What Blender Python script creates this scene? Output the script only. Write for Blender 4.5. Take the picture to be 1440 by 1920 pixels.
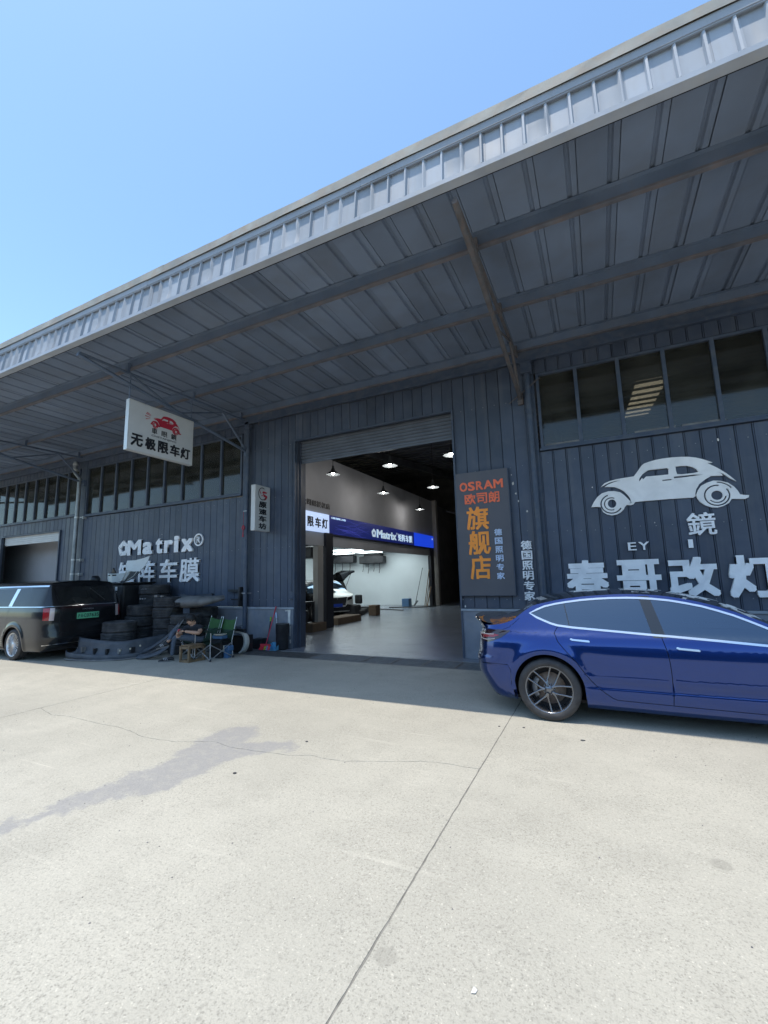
import bpy, bmesh, math, random
from mathutils import Vector, Matrix, geometry
random.seed(7)
R=math.radians
for o in list(bpy.data.objects): bpy.data.objects.remove(o)
sc=bpy.context.scene
COL=sc.collection
# ------------------------------------------------------------ camera
FPX=821.26
cd=bpy.data.cameras.new('camera'); cam=bpy.data.objects.new('camera',cd); COL.objects.link(cam); sc.camera=cam
cd.sensor_fit='VERTICAL'; cd.sensor_height=36; cd.lens=36*FPX/1920; cd.clip_end=3000; cd.clip_start=.05
r_=Vector((0.89861917,0.43793482,-0.02639464)); u_=Vector((0.08738417,-0.1197026,0.98895667)); f_=Vector((-0.42993905,0.8910019,0.14583562))
mw=Matrix((r_,u_,-f_)).transposed().to_4x4(); mw.translation=(0,0,1.58); cam.matrix_world=mw
# ------------------------------------------------------------ light
SUN=Vector((-.11,-.2,1)).normalized()
w=bpy.data.worlds.new('World'); sc.world=w; w.use_nodes=True; nt=w.node_tree; nt.nodes.clear()
sky=nt.nodes.new('ShaderNodeTexSky'); sky.sky_type='NISHITA'; sky.sun_disc=False
sky.sun_elevation=math.asin(SUN.z); sky.sun_rotation=math.atan2(SUN.x,SUN.y)
sky.air_density=1.0; sky.dust_density=.7; sky.ozone_density=1.0
bg=nt.nodes.new('ShaderNodeBackground'); bg.inputs[1].default_value=.15; wo=nt.nodes.new('ShaderNodeOutputWorld')
tm=nt.nodes.new('ShaderNodeMix'); tm.data_type='RGBA'; tm.blend_type='MULTIPLY'; tm.inputs[0].default_value=1; tm.inputs[7].default_value=(.87,1.0,1.02,1); nt.links.new(sky.outputs[0],tm.inputs[6]); nt.links.new(tm.outputs[2],bg.inputs[0]); nt.links.new(bg.outputs[0],wo.inputs[0])
sl=bpy.data.lights.new('sun','SUN'); sl.energy=2.2; sl.angle=R(.53); sl.color=(1,.93,.83)
so=bpy.data.objects.new('sun',sl); COL.objects.link(so); so.rotation_euler=(-SUN).to_track_quat('-Z','Y').to_euler()
sc.view_settings.view_transform='Standard'; sc.view_settings.look='None'; sc.view_settings.exposure=1.0; sc.view_settings.gamma=1
sc.view_settings.use_curve_mapping=False
sc.render.engine='CYCLES'; sc.cycles.max_bounces=8; sc.cycles.diffuse_bounces=5; sc.cycles.transparent_max_bounces=12
# ------------------------------------------------------------ materials
MATS={}
def mat(name,col,rough=.5,metal=0.,noise=None,bump=None,coat=0.,spec=None,emit=None,streak=None,dust=None):
    """noise=(scale,amount[,detail]); streak=(scale,amount): vertical dirt runs; dust=(colour,amount,scale)"""
    if name in MATS: return MATS[name]
    m=bpy.data.materials.new(name); m.use_nodes=True; MATS[name]=m; nt=m.node_tree; N=nt.nodes; L=nt.links
    b=N['Principled BSDF']; b.inputs['Base Color'].default_value=(*col,1); b.inputs['Roughness'].default_value=rough; b.inputs['Metallic'].default_value=metal
    if coat: b.inputs['Coat Weight'].default_value=coat; b.inputs['Coat Roughness'].default_value=.03
    if spec is not None: b.inputs['Specular IOR Level'].default_value=spec
    if emit: b.inputs['Emission Color'].default_value=(*emit[0],1); b.inputs['Emission Strength'].default_value=emit[1]
    g=N.new('ShaderNodeNewGeometry'); cur=None
    def nz(scale,detail=4,stretch=None,dist=0):
        n=N.new('ShaderNodeTexNoise'); n.inputs['Scale'].default_value=scale; n.inputs['Detail'].default_value=detail; n.inputs['Distortion'].default_value=dist
        if stretch:
            mp=N.new('ShaderNodeMapping'); mp.inputs['Scale'].default_value=stretch; L.new(g.outputs['Position'],mp.inputs[0]); L.new(mp.outputs[0],n.inputs['Vector'])
        else: L.new(g.outputs['Position'],n.inputs['Vector'])
        return n.outputs['Fac']
    def mixc(fac,a,c2):
        x=N.new('ShaderNodeMix'); x.data_type='RGBA'; 
        if isinstance(fac,float): x.inputs[0].default_value=fac
        else: L.new(fac,x.inputs[0])
        for inp,v in ((x.inputs[6],a),(x.inputs[7],c2)):
            if isinstance(v,tuple): inp.default_value=(*v,1)
            else: L.new(v,inp)
        return x.outputs[2]
    def ramp(f,a,c2):
        x=N.new('ShaderNodeMapRange'); x.inputs[1].default_value=a; x.inputs[2].default_value=c2; L.new(f,x.inputs[0]); return x.outputs[0]
    cur=tuple(col)
    if noise:
        s,a=noise[:2]; f=ramp(nz(s,6),.3,.7)
        cur=mixc(f,tuple(max(0,c*(1-a)) for c in col),tuple(min(1,c*(1+a)) for c in col))
        rr=N.new('ShaderNodeMapRange'); L.new(f,rr.inputs[0]); rr.inputs[3].default_value=max(.02,rough-.08); rr.inputs[4].default_value=min(1,rough+.1); L.new(rr.outputs[0],b.inputs['Roughness'])
    if streak:
        s,a=streak; f=ramp(nz(s,3,(1,1,.06)),.52,.75)
        fm=N.new('ShaderNodeMath'); fm.operation='MULTIPLY'; fm.inputs[1].default_value=a; L.new(f,fm.inputs[0])
        cur=mixc(fm.outputs[0],cur,(.23,.22,.2))
    if dust:
        dc,da,ds=dust; f=ramp(nz(ds,8,None,.6),.42,.72)
        fm=N.new('ShaderNodeMath'); fm.operation='MULTIPLY'; fm.inputs[1].default_value=da; L.new(f,fm.inputs[0])
        cur=mixc(fm.outputs[0],cur,dc)
    if name in ('wall','soffit','fascia'):
        oi=N.new('ShaderNodeObjectInfo'); rr2=N.new('ShaderNodeMapRange'); L.new(oi.outputs['Random'],rr2.inputs[0]); rr2.inputs[3].default_value=.84; rr2.inputs[4].default_value=1.12
        hv=N.new('ShaderNodeHueSaturation'); L.new(rr2.outputs[0],hv.inputs['Value']); L.new(cur,hv.inputs['Color']); cur=hv.outputs[0]
    if not isinstance(cur,tuple): L.new(cur,b.inputs['Base Color'])
    if bump:
        bn=N.new('ShaderNodeBump'); bn.inputs['Strength'].default_value=bump[1]; bn.inputs['Distance'].default_value=.02; L.new(nz(bump[0],6),bn.inputs['Height']); L.new(bn.outputs[0],b.inputs['Normal'])
    return m
def glassmat(name,tint=(.5,.55,.55),clear=.6,rough=.02,dust=0.,dustcol=(.3,.3,.26),ior=1.5,gcol=(1,1,1)):
    m=bpy.data.materials.new(name); m.use_nodes=True; nt=m.node_tree; N=nt.nodes; L=nt.links; N.clear(); MATS[name]=m
    out=N.new('ShaderNodeOutputMaterial'); tr=N.new('ShaderNodeBsdfTransparent'); tr.inputs[0].default_value=(*[t*clear for t in tint],1)
    gl=N.new('ShaderNodeBsdfGlossy'); gl.inputs['Roughness'].default_value=rough; gl.inputs[0].default_value=(*gcol,1)
    fr=N.new('ShaderNodeFresnel'); fr.inputs[0].default_value=ior; mx=N.new('ShaderNodeMixShader')
    L.new(fr.outputs[0],mx.inputs[0]); L.new(tr.outputs[0],mx.inputs[1]); L.new(gl.outputs[0],mx.inputs[2]); last=mx.outputs[0]
    if dust:
        df=N.new('ShaderNodeBsdfDiffuse'); df.inputs[0].default_value=(*dustcol,1)
        g=N.new('ShaderNodeNewGeometry'); n=N.new('ShaderNodeTexNoise'); n.inputs['Scale'].default_value=2.3; n.inputs['Detail'].default_value=7; L.new(g.outputs['Position'],n.inputs['Vector'])
        mr=N.new('ShaderNodeMapRange'); mr.inputs[1].default_value=.3; mr.inputs[2].default_value=.75; mr.inputs[3].default_value=dust*.35; mr.inputs[4].default_value=dust*1.4; L.new(n.outputs['Fac'],mr.inputs[0])
        m2=N.new('ShaderNodeMixShader'); L.new(mr.outputs[0],m2.inputs[0]); L.new(last,m2.inputs[1]); L.new(df.outputs[0],m2.inputs[2]); last=m2.outputs[0]
    L.new(last,out.inputs[0]); return m
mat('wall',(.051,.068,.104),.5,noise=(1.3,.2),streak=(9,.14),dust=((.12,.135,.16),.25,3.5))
mat('wall_trim',(.048,.068,.107),.5,noise=(2,.15),dust=((.2,.2,.19),.2,6))
mat('wall_gap',(.01,.012,.016),.8)
mat('soffit',(.155,.197,.272),.55,noise=(.8,.13),dust=((.12,.12,.12),.3,2.2))
mat('purlin',(.095,.130,.19),.6,noise=(2,.2),dust=((.14,.125,.11),.2,4)); mat('purlin_lip',(.12,.12,.135),.7,noise=(5,.3),dust=((.17,.11,.085),.5,5))
mat('rusty',(.088,.088,.095),.8,noise=(8,.3),dust=((.15,.095,.07),.5,9),bump=(40,.3))
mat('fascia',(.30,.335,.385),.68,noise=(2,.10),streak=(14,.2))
mat('fascia_trim',(.33,.36,.41),.45,noise=(3,.12),dust=((.4,.38,.34),.3,8))
mat('cap',(.34,.325,.29),.6,noise=(3,.2),dust=((.36,.25,.17),.45,7))
mat('plinth',(.19,.205,.24),.7,noise=(2.5,.2),dust=((.33,.32,.3),.4,4),bump=(20,.15))
mat('ledge',(.30,.33,.37),.6,noise=(6,.2))
mat('jamb_dark',(.05,.06,.085),.5,noise=(3,.2))
mat('white_sign',(.55,.56,.56),.4,noise=(3,.05),dust=((.4,.4,.38),.25,3))
mat('letter_white',(.93,.93,.94),.5,noise=(4,.06),dust=((.4,.42,.46),.3,5))
mat('logo_white',(.88,.87,.85),.5,noise=(2,.06),dust=((.42,.42,.42),.3,3))
mat('ink',(.012,.014,.02),.5)
mat('sign_red',(.42,.02,.045),.5,noise=(9,.1))
mat('osr_board',(.085,.085,.10),.5,noise=(2,.1),dust=((.14,.13,.13),.3,2))
mat('osr_red',(.9,.17,.07),.5,noise=(8,.1)); mat('osr_orange',(.95,.31,.035),.5,noise=(8,.08)); mat('osr_white',(.55,.66,.85),.5)
mat('shutter',(.12,.135,.16),.45,metal=.3,noise=(3,.15)); mat('shutter_white',(.55,.57,.58),.5,noise=(3,.1))
mat('galv',(.33,.35,.36),.45,metal=.6,noise=(5,.25),dust=((.1,.1,.1),.4,3)); mat('galv_band',(.6,.6,.58),.4,metal=.4)
mat('in_wall',(.40,.405,.425),.85,noise=(1,.08),dust=((.27,.265,.27),.4,.8))
mat('in_white',(.62,.67,.68),.7,noise=(1,.05)); mat('in_dark',(.16,.155,.15),.8,noise=(2,.3)); mat('roof_in',(.11,.115,.125),.9,noise=(1,.4))
mat('post_dark',(.02,.022,.03),.5); mat('post_beige',(.33,.31,.28),.7,noise=(2,.1))
mat('black_plastic',(.017,.018,.021),.45,noise=(6,.3),dust=((.07,.07,.07),.25,5)); mat('black_matt',(.014,.014,.016),.8)
mat('rubber',(.026,.027,.030),.75,noise=(5,.3),dust=((.12,.115,.11),.45,6),bump=(60,.2)); mat('rubber_dusty',(.045,.046,.05),.85,noise=(5,.25),dust=((.16,.155,.15),.55,5))
mat('tyre_black',(.028,.028,.03),.7,noise=(8,.2),dust=((.10,.095,.09),.3,10))
mat('grey_bumper',(.055,.065,.08),.55,noise=(3,.2),dust=((.15,.155,.16),.4,5)); mat('trim_grey',(.16,.155,.15),.6,noise=(5,.3),dust=((.3,.29,.27),.4,5))
mat('white_paint',(.62,.62,.58),.35,noise=(3,.05),dust=((.4,.38,.34),.35,4),coat=.3)
mat('blue_paint',(.004,.034,.19),.19,metal=.8,coat=1.); mat('black_paint',(.007,.008,.010),.2,coat=.35,dust=((.06,.06,.06),.12,2.2))
mat('black_glass',(.004,.005,.007),.06,coat=1.); mat('chrome',(.86,.88,.9),.16,metal=1.); mat('satin',(.75,.78,.82),.3,metal=.9)
mat('rim_grey',(.20,.21,.23),.28,metal=.9,noise=(20,.1)); mat('rim_silver',(.62,.62,.62),.3,metal=.8); mat('disc',(.42,.34,.28),.4,metal=.9,noise=(30,.2)); mat('caliper',(.25,.26,.27),.5,metal=.5)
mat('lamp_red',(.30,.008,.012),.15,coat=1.); mat('lamp_clear',(.5,.42,.42),.15,coat=1.); mat('lamp_dark',(.03,.01,.012),.1,coat=1.)
mat('plate_green',(.12,.46,.27),.4,noise=(9,.1)); mat('plate_blue',(.02,.06,.4),.4)
mat('skin',(.42,.25,.17),.55,noise=(30,.08)); mat('shirt',(.012,.014,.02),.85,noise=(25,.3)); mat('jeans',(.075,.095,.125),.9,noise=(30,.25)); mat('hair',(.006,.006,.007),.6); mat('shoe',(.02,.02,.022),.6); mat('white_stripe',(.7,.7,.7),.6)
mat('canvas_green',(.035,.105,.03),.85,noise=(12,.2)); mat('canvas_dark',(.018,.05,.03),.85,noise=(12,.2)); mat('tube_metal',(.45,.46,.47),.35,metal=.7); mat('tube_dark',(.03,.03,.035),.5)
mat('wood',(.20,.13,.07),.7,noise=(9,.3)); mat('cardboard',(.13,.088,.055),.85,noise=(6,.2)); mat('blue_plastic',(.07,.16,.30),.5,noise=(8,.15)); mat('red_plastic',(.55,.02,.06),.4); mat('pink_red',(.75,.05,.07),.8,noise=(40,.3)); mat('lime',(.3,.5,.06),.8,noise=(40,.3)); mat('sky_plastic',(.12,.36,.55),.45); mat('cream',(.6,.56,.45),.6,noise=(5,.1)); mat('jug',(.6,.63,.6),.4,noise=(5,.1))
mat('grate',(.17,.175,.18),.6,metal=.4,noise=(8,.3),dust=((.2,.19,.18),.5,9)); mat('grate_frame',(.24,.24,.235),.6,metal=.3,noise=(6,.2)); mat('bloss',(.35,.36,.36),.35,noise=(2,.1))
mat('lamp_shade',(.10,.11,.115),.4,metal=.6); mat('bulb',(1,1,1),.5,emit=((1,.97,.92),9)); mat('led',(1,1,1),.5,emit=((.85,.97,1),2.6))
mat('lightbox',(.6,.7,.85),.5,emit=((.50,.66,1),.38)); mat('blue_box',(.006,.012,.13),.4,emit=((.012,.022,.16),.25)); mat('blue_box2',(.01,.04,.55),.4,emit=((.01,.05,.6),.5)); mat('box_text',(.6,.7,.8),.5,emit=((.55,.72,.85),.3))
mat('wave',(.04,.06,.4),.4,emit=((.07,.08,.42),.3)); mat('banner_red',(.25,.02,.02),.8); mat('banner',(.12,.1,.09),.8); mat('cable',(.02,.02,.02),.6); mat('white_cable',(.7,.7,.7),.5)
mat('peel_white',(.65,.63,.58),.8,noise=(12,.2)); mat('headlamp',(.3,.33,.35),.1,coat=1.)
glassmat('pane_glass',(.6,.62,.62),.6,.05,.19,(.15,.15,.125)); glassmat('car_glass',(.30,.36,.42),.20,.01,ior=2.5,gcol=(.50,.68,.9)); glassmat('van_glass',(.12,.14,.15),.22,.02,.12,(.15,.16,.16)); glassmat('clear_glass',(.8,.85,.85),.8,.01)
def translucent(name,col):
    m=bpy.data.materials.new(name); m.use_nodes=True; N=m.node_tree.nodes; N.clear(); o=N.new('ShaderNodeOutputMaterial'); t=N.new('ShaderNodeBsdfTranslucent'); t.inputs[0].default_value=(*col,1); m.node_tree.links.new(t.outputs[0],o.inputs[0]); MATS[name]=m
translucent('skylight',(.85,.66,.40))
# concrete of the yard
def concrete(name,base,ystretch=1,stain=True,sheen=.75):
    m=bpy.data.materials.new(name); m.use_nodes=True; MATS[name]=m; nt=m.node_tree; N=nt.nodes; L=nt.links; b=N['Principled BSDF']
    g=N.new('ShaderNodeNewGeometry'); pos=g.outputs['Position']
    def M(op,a,c=None,d=None,clamp=False):
        x=N.new('ShaderNodeMath'); x.operation=op; x.use_clamp=clamp
        for i,v in enumerate((a,c,d)):
            if v is None: continue
            if isinstance(v,(int,float)): x.inputs[i].default_value=v
            else: L.new(v,x.inputs[i])
        return x.outputs[0]
    def nz(s,det=5,rough=.55,st=None):
        n=N.new('ShaderNodeTexNoise'); n.inputs['Scale'].default_value=s; n.inputs['Detail'].default_value=det; n.inputs['Roughness'].default_value=rough
        if st:
            mp=N.new('ShaderNodeMapping'); mp.inputs['Scale'].default_value=st; L.new(pos,mp.inputs[0]); L.new(mp.outputs[0],n.inputs['Vector'])
        else: L.new(pos,n.inputs['Vector'])
        return n.outputs['Fac']
    def mr(f,a,c,d=0.,e=1.,sm=False):
        x=N.new('ShaderNodeMapRange'); L.new(f,x.inputs[0])
        for i,v in zip((1,2,3,4),(a,c,d,e)): x.inputs[i].default_value=v
        if sm: x.interpolation_type='SMOOTHSTEP'
        return x.outputs[0]
    def mix(f,a,c):
        x=N.new('ShaderNodeMix'); x.data_type='RGBA'; L.new(f,x.inputs[0])
        for inp,v in ((x.inputs[6],a),(x.inputs[7],c)):
            if isinstance(v,tuple): inp.default_value=(*v,1)
            else: L.new(v,inp)
        return x.outputs[2]
    c=mix(mr(nz(.35,6),.35,.65),tuple(v*.86 for v in base),tuple(v*1.07 for v in base))
    c=mix(M('MULTIPLY',mr(nz(2.6,8,.7),.47,.72),.5),c,tuple(v*.78 for v in base))
    c=mix(M('MULTIPLY',mr(nz(1.1,8,.7,(1,2.2,1)),.55,.72),.4),c,tuple(min(1,v*1.22) for v in base))
    # exposed aggregate: dark and light grains
    v1=N.new('ShaderNodeTexVoronoi'); v1.inputs['Scale'].default_value=88; dn=N.new('ShaderNodeTexNoise'); dn.inputs['Scale'].default_value=45; dn.inputs['Detail'].default_value=4; L.new(pos,dn.inputs['Vector']); va=N.new('ShaderNodeVectorMath'); va.operation='MULTIPLY_ADD'; va.inputs[1].default_value=(.03,.03,.03); L.new(dn.outputs['Color'],va.inputs[0]); L.new(pos,va.inputs[2]); L.new(va.outputs[0],v1.inputs['Vector'])
    v2=N.new('ShaderNodeTexVoronoi'); v2.inputs['Scale'].default_value=33; L.new(pos,v2.inputs['Vector'])
    sepc=N.new('ShaderNodeSeparateColor'); L.new(v1.outputs['Color'],sepc.inputs[0]); sep2=N.new('ShaderNodeSeparateColor'); L.new(v2.outputs['Color'],sep2.inputs[0])
    worn=mr(nz(1.3,5),.30,.55,.35,1)
    gr=M('MULTIPLY',M('MULTIPLY',mr(sepc.outputs[0],.52,.74),mr(v1.outputs['Distance'],.55,.25)),worn)
    c=mix(M('MULTIPLY',gr,.7),c,tuple(v*.50 for v in base))
    gw=M('MULTIPLY',mr(sepc.outputs[1],.82,.9),mr(v1.outputs['Distance'],.5,.25)); c=mix(M('MULTIPLY',gw,.5),c,tuple(min(1,v*1.5) for v in base))
    g3=M('MULTIPLY',M('MULTIPLY',mr(sep2.outputs[0],.88,.93),mr(v2.outputs['Distance'],.45,.2)),worn); c=mix(M('MULTIPLY',g3,.5),c,tuple(v*.6 for v in base))
    c=mix(M('MULTIPLY',mr(nz(140,3,.7),.46,.66),.34),c,tuple(v*.55 for v in base))
    c=mix(M('MULTIPLY',M('MULTIPLY',mr(nz(62,4,.75),.50,.64),worn),.5),c,tuple(v*.52 for v in base))
    c=mix(M('MULTIPLY',M('MULTIPLY',mr(nz(5,4,.6,(.12,2.6,1)),.60,.70),mr(nz(.9,3),.45,.65)),.45),c,tuple(min(1,v*1.35) for v in base))
    c=mix(M('MULTIPLY',M('MULTIPLY',mr(nz(3,5,.6,(1.6,.10,1)),.60,.72),mr(nz(.7,3),.5,.65)),.30),c,tuple(v*.72 for v in base))
    rough=sheen
    sx=N.new('ShaderNodeSeparateXYZ'); L.new(pos,sx.inputs[0])
    if stain:
        nx=M('ADD',sx.outputs[0],M('MULTIPLY',M('SUBTRACT',nz(3.2,9,.8),.5),.75)); ny=M('ADD',sx.outputs[1],M('MULTIPLY',M('SUBTRACT',nz(4.1,7,.7),.5),.55))
        def capsule(x0,y0,x1,y1,r):
            dx,dy=x1-x0,y1-y0; l2=dx*dx+dy*dy or 1e-6
            px=M('SUBTRACT',nx,x0);py=M('SUBTRACT',ny,y0)
            t=M('DIVIDE',M('ADD',M('MULTIPLY',px,dx),M('MULTIPLY',py,dy)),l2,None,True)
            ex=M('SUBTRACT',px,M('MULTIPLY',t,dx)); ey=M('SUBTRACT',py,M('MULTIPLY',t,dy))
            d=M('SQRT',M('ADD',M('MULTIPLY',ex,ex),M('MULTIPLY',ey,ey)))
            return mr(d,r+.03,r-.03)
        st=None
        for a in ((-3.75,1.5,-3.62,2.1,.07),(-3.62,2.1,-3.42,2.6,.14),(-3.40,2.6,-3.32,3.2,.25),(-3.45,3.2,-3.55,3.6,.27),(-3.0,3.45,-2.85,3.6,.10),(-3.2,3.3,-3.0,3.5,.15)):
            k=capsule(*a); st=k if st is None else M('MAXIMUM',st,k)
        c=mix(M('MULTIPLY',M('MULTIPLY',st,mr(nz(9,8,.75),.30,.52,.35,1)),.66),c,(base[0]*.54,base[1]*.565,base[2]*.69))
        sp=None
        for a in ((-.95,1.87,-.945,1.88,.05),(-1.16,2.56,-1.155,2.565,.012),(-1.35,1.68,-1.34,1.69,.009),(-1.51,1.96,-1.50,1.97,.008),(-1.98,1.59,-1.97,1.6,.016),(.45,3.12,.47,3.13,.05)):
            dx=M('SUBTRACT',sx.outputs[0],a[0]); dy=M('SUBTRACT',sx.outputs[1],a[1]); d=M('ADD',M('SQRT',M('ADD',M('MULTIPLY',dx,dx),M('MULTIPLY',dy,dy))),M('MULTIPLY',M('SUBTRACT',nz(26,4),.5),.04))
            k=mr(d,a[4]+.008,a[4]-.008); sp=k if sp is None else M('MAXIMUM',sp,k)
        c=mix(M('MULTIPLY',sp,.35),c,tuple(v*.45 for v in base))
        # grime along the shop front, scuffed pale line
        c=mix(M('MULTIPLY',M('MULTIPLY',mr(sx.outputs[1],6.6,7.6),mr(nz(2.2,6),.35,.65)),.55),c,tuple(v*.5 for v in base))
    L.new(c,b.inputs['Base Color']); b.inputs['Roughness'].default_value=rough
    bn=N.new('ShaderNodeBump'); bn.inputs['Strength'].default_value=.35; bn.inputs['Distance'].default_value=.006
    L.new(M('ADD',nz(55,6,.7),M('MULTIPLY',v1.outputs['Distance'],.5)),bn.inputs['Height']); L.new(bn.outputs[0],b.inputs['Normal'])
    return m
concrete('concrete',(.46,.433,.362)); concrete('floor',(.23,.255,.295),stain=False,sheen=.24)
mat('groove',(.21,.20,.175),.95,noise=(20,.3))
# ------------------------------------------------------------ mesh helpers
class MB:
    def __init__(s): s.v=[];s.f=[];s.m=[];s.sm=[];s.mi=0
    def add(s,vs,fs,smooth=False,mi=None):
        o=len(s.v); s.v+= [tuple(p) for p in vs]; s.f+=[tuple(i+o for i in f) for f in fs]; k=s.mi if mi is None else mi; s.m+=[k]*len(fs); s.sm+=[smooth]*len(fs); return s
    def box(s,x0,y0,z0,x1,y1,z1,mi=None):
        x0,x1=min(x0,x1),max(x0,x1);y0,y1=min(y0,y1),max(y0,y1);z0,z1=min(z0,z1),max(z0,z1)
        return s.add([(x0,y0,z0),(x1,y0,z0),(x1,y1,z0),(x0,y1,z0),(x0,y0,z1),(x1,y0,z1),(x1,y1,z1),(x0,y1,z1)],[(0,3,2,1),(4,5,6,7),(0,1,5,4),(1,2,6,5),(2,3,7,6),(3,0,4,7)],mi=mi)
    def rbox(s,x0,y0,z0,x1,y1,z1,r=.01,n=3,mi=None):
        """box with rounded vertical edges and chamfered top"""
        pts=[]
        for cx,cy,a0 in ((x1-r,y1-r,0),(x0+r,y1-r,90),(x0+r,y0+r,180),(x1-r,y0+r,270)):
            for i in range(n+1): a=R(a0+90*i/n); pts.append((cx+r*math.cos(a),cy+r*math.sin(a)))
        cx,cy=(x0+x1)/2,(y0+y1)/2; k=len(pts); rings=[]
        for z,sh in ((z0,r*.6),(z0+r*.6,0),(z1-r*.6,0),(z1,r*.6)):
            rings.append([(x+(cx-x)/max(abs(cx-x0),1e-6)*sh,y+(cy-y)/max(abs(cy-y0),1e-6)*sh,z) for x,y in pts])
        vs=[p for rg in rings for p in rg]; fs=[(j*k+i,j*k+(i+1)%k,(j+1)*k+(i+1)%k,(j+1)*k+i) for j in range(3) for i in range(k)]+[tuple(range(k))[::-1],tuple(range(3*k,4*k))]
        return s.add(vs,fs,mi=mi)
    def bar(s,a,b,w,h=None,mi=None,up=(0,0,1)):
        a=Vector(a);b=Vector(b);d=(b-a).normalized(); u=Vector(up)
        if abs(d.dot(u))>.95: u=Vector((1,0,0))
        x=d.cross(u).normalized();y=x.cross(d).normalized(); h=w if h is None else h
        vs=[p+x*sx*w/2+y*sy*h/2 for p in (a,b) for sx,sy in ((-1,-1),(1,-1),(1,1),(-1,1))]
        return s.add(vs,[(0,1,2,3),(7,6,5,4),(0,4,5,1),(1,5,6,2),(2,6,7,3),(3,7,4,0)],mi=mi)
    def tube(s,pts,r,n=8,mi=None,caps=True,rs=None):
        P=[Vector(p) for p in pts]; k=len(P); vs=[];fs=[]; prev=None
        for i,p in enumerate(P):
            d=(P[min(i+1,k-1)]-P[max(i-1,0)]).normalized()
            if prev is None: u=Vector((0,0,1)) if abs(d.z)<.9 else Vector((1,0,0)); x=d.cross(u).normalized()
            else: x=(prev-d*prev.dot(d)).normalized()
            prev=x;y=d.cross(x); rr=rs[i] if rs else r
            vs+=[p+x*math.cos(2*math.pi*j/n)*rr+y*math.sin(2*math.pi*j/n)*rr for j in range(n)]
        for i in range(k-1):
            for j in range(n): fs.append((i*n+j,i*n+(j+1)%n,(i+1)*n+(j+1)%n,(i+1)*n+j))
        s.add(vs,fs,True,mi)
        if caps: s.add(vs[:n],[tuple(range(n))[::-1]],False,mi); s.add(vs[-n:],[tuple(range(n))],False,mi)
        return s
    def lathe(s,prof,n=24,o=(0,0,0),axis='z',mi=None,smooth=True,a0=0,a1=360):
        """prof: (radius, height)"""
        vs=[];fs=[];k=len(prof); full=abs(a1-a0)>=360; m=n if full else n+1
        for j in range(m):
            a=R(a0+(a1-a0)*j/n);c,q=math.cos(a),math.sin(a)
            for rr,h in prof:
                p={'z':(rr*c,rr*q,h),'y':(rr*c,h,rr*q),'x':(h,rr*c,rr*q)}[axis]; vs.append((p[0]+o[0],p[1]+o[1],p[2]+o[2]))
        for j in range(n):
            j2=(j+1)%m
            for i in range(k-1): fs.append((j*k+i,j2*k+i,j2*k+i+1,j*k+i+1))
        return s.add(vs,fs,smooth,mi)
    def prism(s,poly,d0,d1,fn,mi=None,holes=()):
        """2D polygon (with holes) given depth between d0 and d1; fn(u,v,d)->point"""
        vs2=[Vector(p) for p in poly]; loops=[list(range(len(poly)))]
        for h in holes: loops.append(list(range(len(vs2),len(vs2)+len(h)))); vs2+=[Vector(p) for p in h]
        ed=[(l[i],l[(i+1)%len(l)]) for l in loops for i in range(len(l))]
        V,E,F,_,_,_=geometry.delaunay_2d_cdt(vs2,ed,[],0,1e-6)
        def inside(p,pg):
            c=False;j=len(pg)-1
            for i in range(len(pg)):
                if (pg[i][1]>p[1])!=(pg[j][1]>p[1]) and p[0]<(pg[j][0]-pg[i][0])*(p[1]-pg[i][1])/(pg[j][1]-pg[i][1])+pg[i][0]: c=not c
                j=i
            return c
        T=[]
        for f in F:
            cx=sum(V[i][0] for i in f)/len(f);cy=sum(V[i][1] for i in f)/len(f)
            if inside((cx,cy),poly) and not any(inside((cx,cy),h) for h in holes): T.append(tuple(f))
        n=len(V); vs=[fn(p[0],p[1],d0) for p in V]+[fn(p[0],p[1],d1) for p in V]
        ec={}
        for f in T:
            for i in range(len(f)):
                e=(f[i],f[(i+1)%len(f)]); ec[e]=1
        side=[(a,b,b+n,a+n) for (a,b) in ec if (b,a) not in ec]
        return s.add(vs,[f[::-1] for f in T]+[tuple(i+n for i in f) for f in T]+side,mi=mi)
    def grid(s,rows,smooth=True,mi=None,closed=False):
        k=len(rows[0]); vs=[p for r0 in rows for p in r0]; fs=[]
        for j in range(len(rows)-1):
            for i in range(k if closed else k-1): fs.append((j*k+i,j*k+(i+1)%k,(j+1)*k+(i+1)%k,(j+1)*k+i))
        return s.add(vs,fs,smooth,mi)
def worldoff(p):
    o=Vector((0,0,0))
    while p is not None: o+=p.location; p=p.parent
    return o
def mesh_of(name,mb,mats):
    me=bpy.data.meshes.new(name); me.from_pydata([tuple(v) for v in mb.v],[],mb.f)
    for m in (mats if isinstance(mats,(list,tuple)) else [mats]): me.materials.append(MATS[m])
    me.polygons.foreach_set('material_index',mb.m); me.polygons.foreach_set('use_smooth',mb.sm); me.update(); return me
def obj(name,mb,mats,parent=None,local=False,**kw):
    if parent is not None and not local:
        o=worldoff(parent); mb.v=[(v[0]-o.x,v[1]-o.y,v[2]-o.z) for v in mb.v]
    me=mesh_of(name,mb,mats); ob=bpy.data.objects.new(name,me); COL.objects.link(ob); ob.parent=parent
    for k,v in kw.items(): ob[k]=v
    return ob
def recenter(ob):
    """put a top-level mesh's origin at its base"""
    vs=ob.data.vertices; n=len(vs); cx=sum(v.co.x for v in vs)/n;cy=sum(v.co.y for v in vs)/n;cz=min(v.co.z for v in vs); ob.data.transform(Matrix.Translation((-cx,-cy,-cz))); ob.location=(cx,cy,cz); return ob
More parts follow.
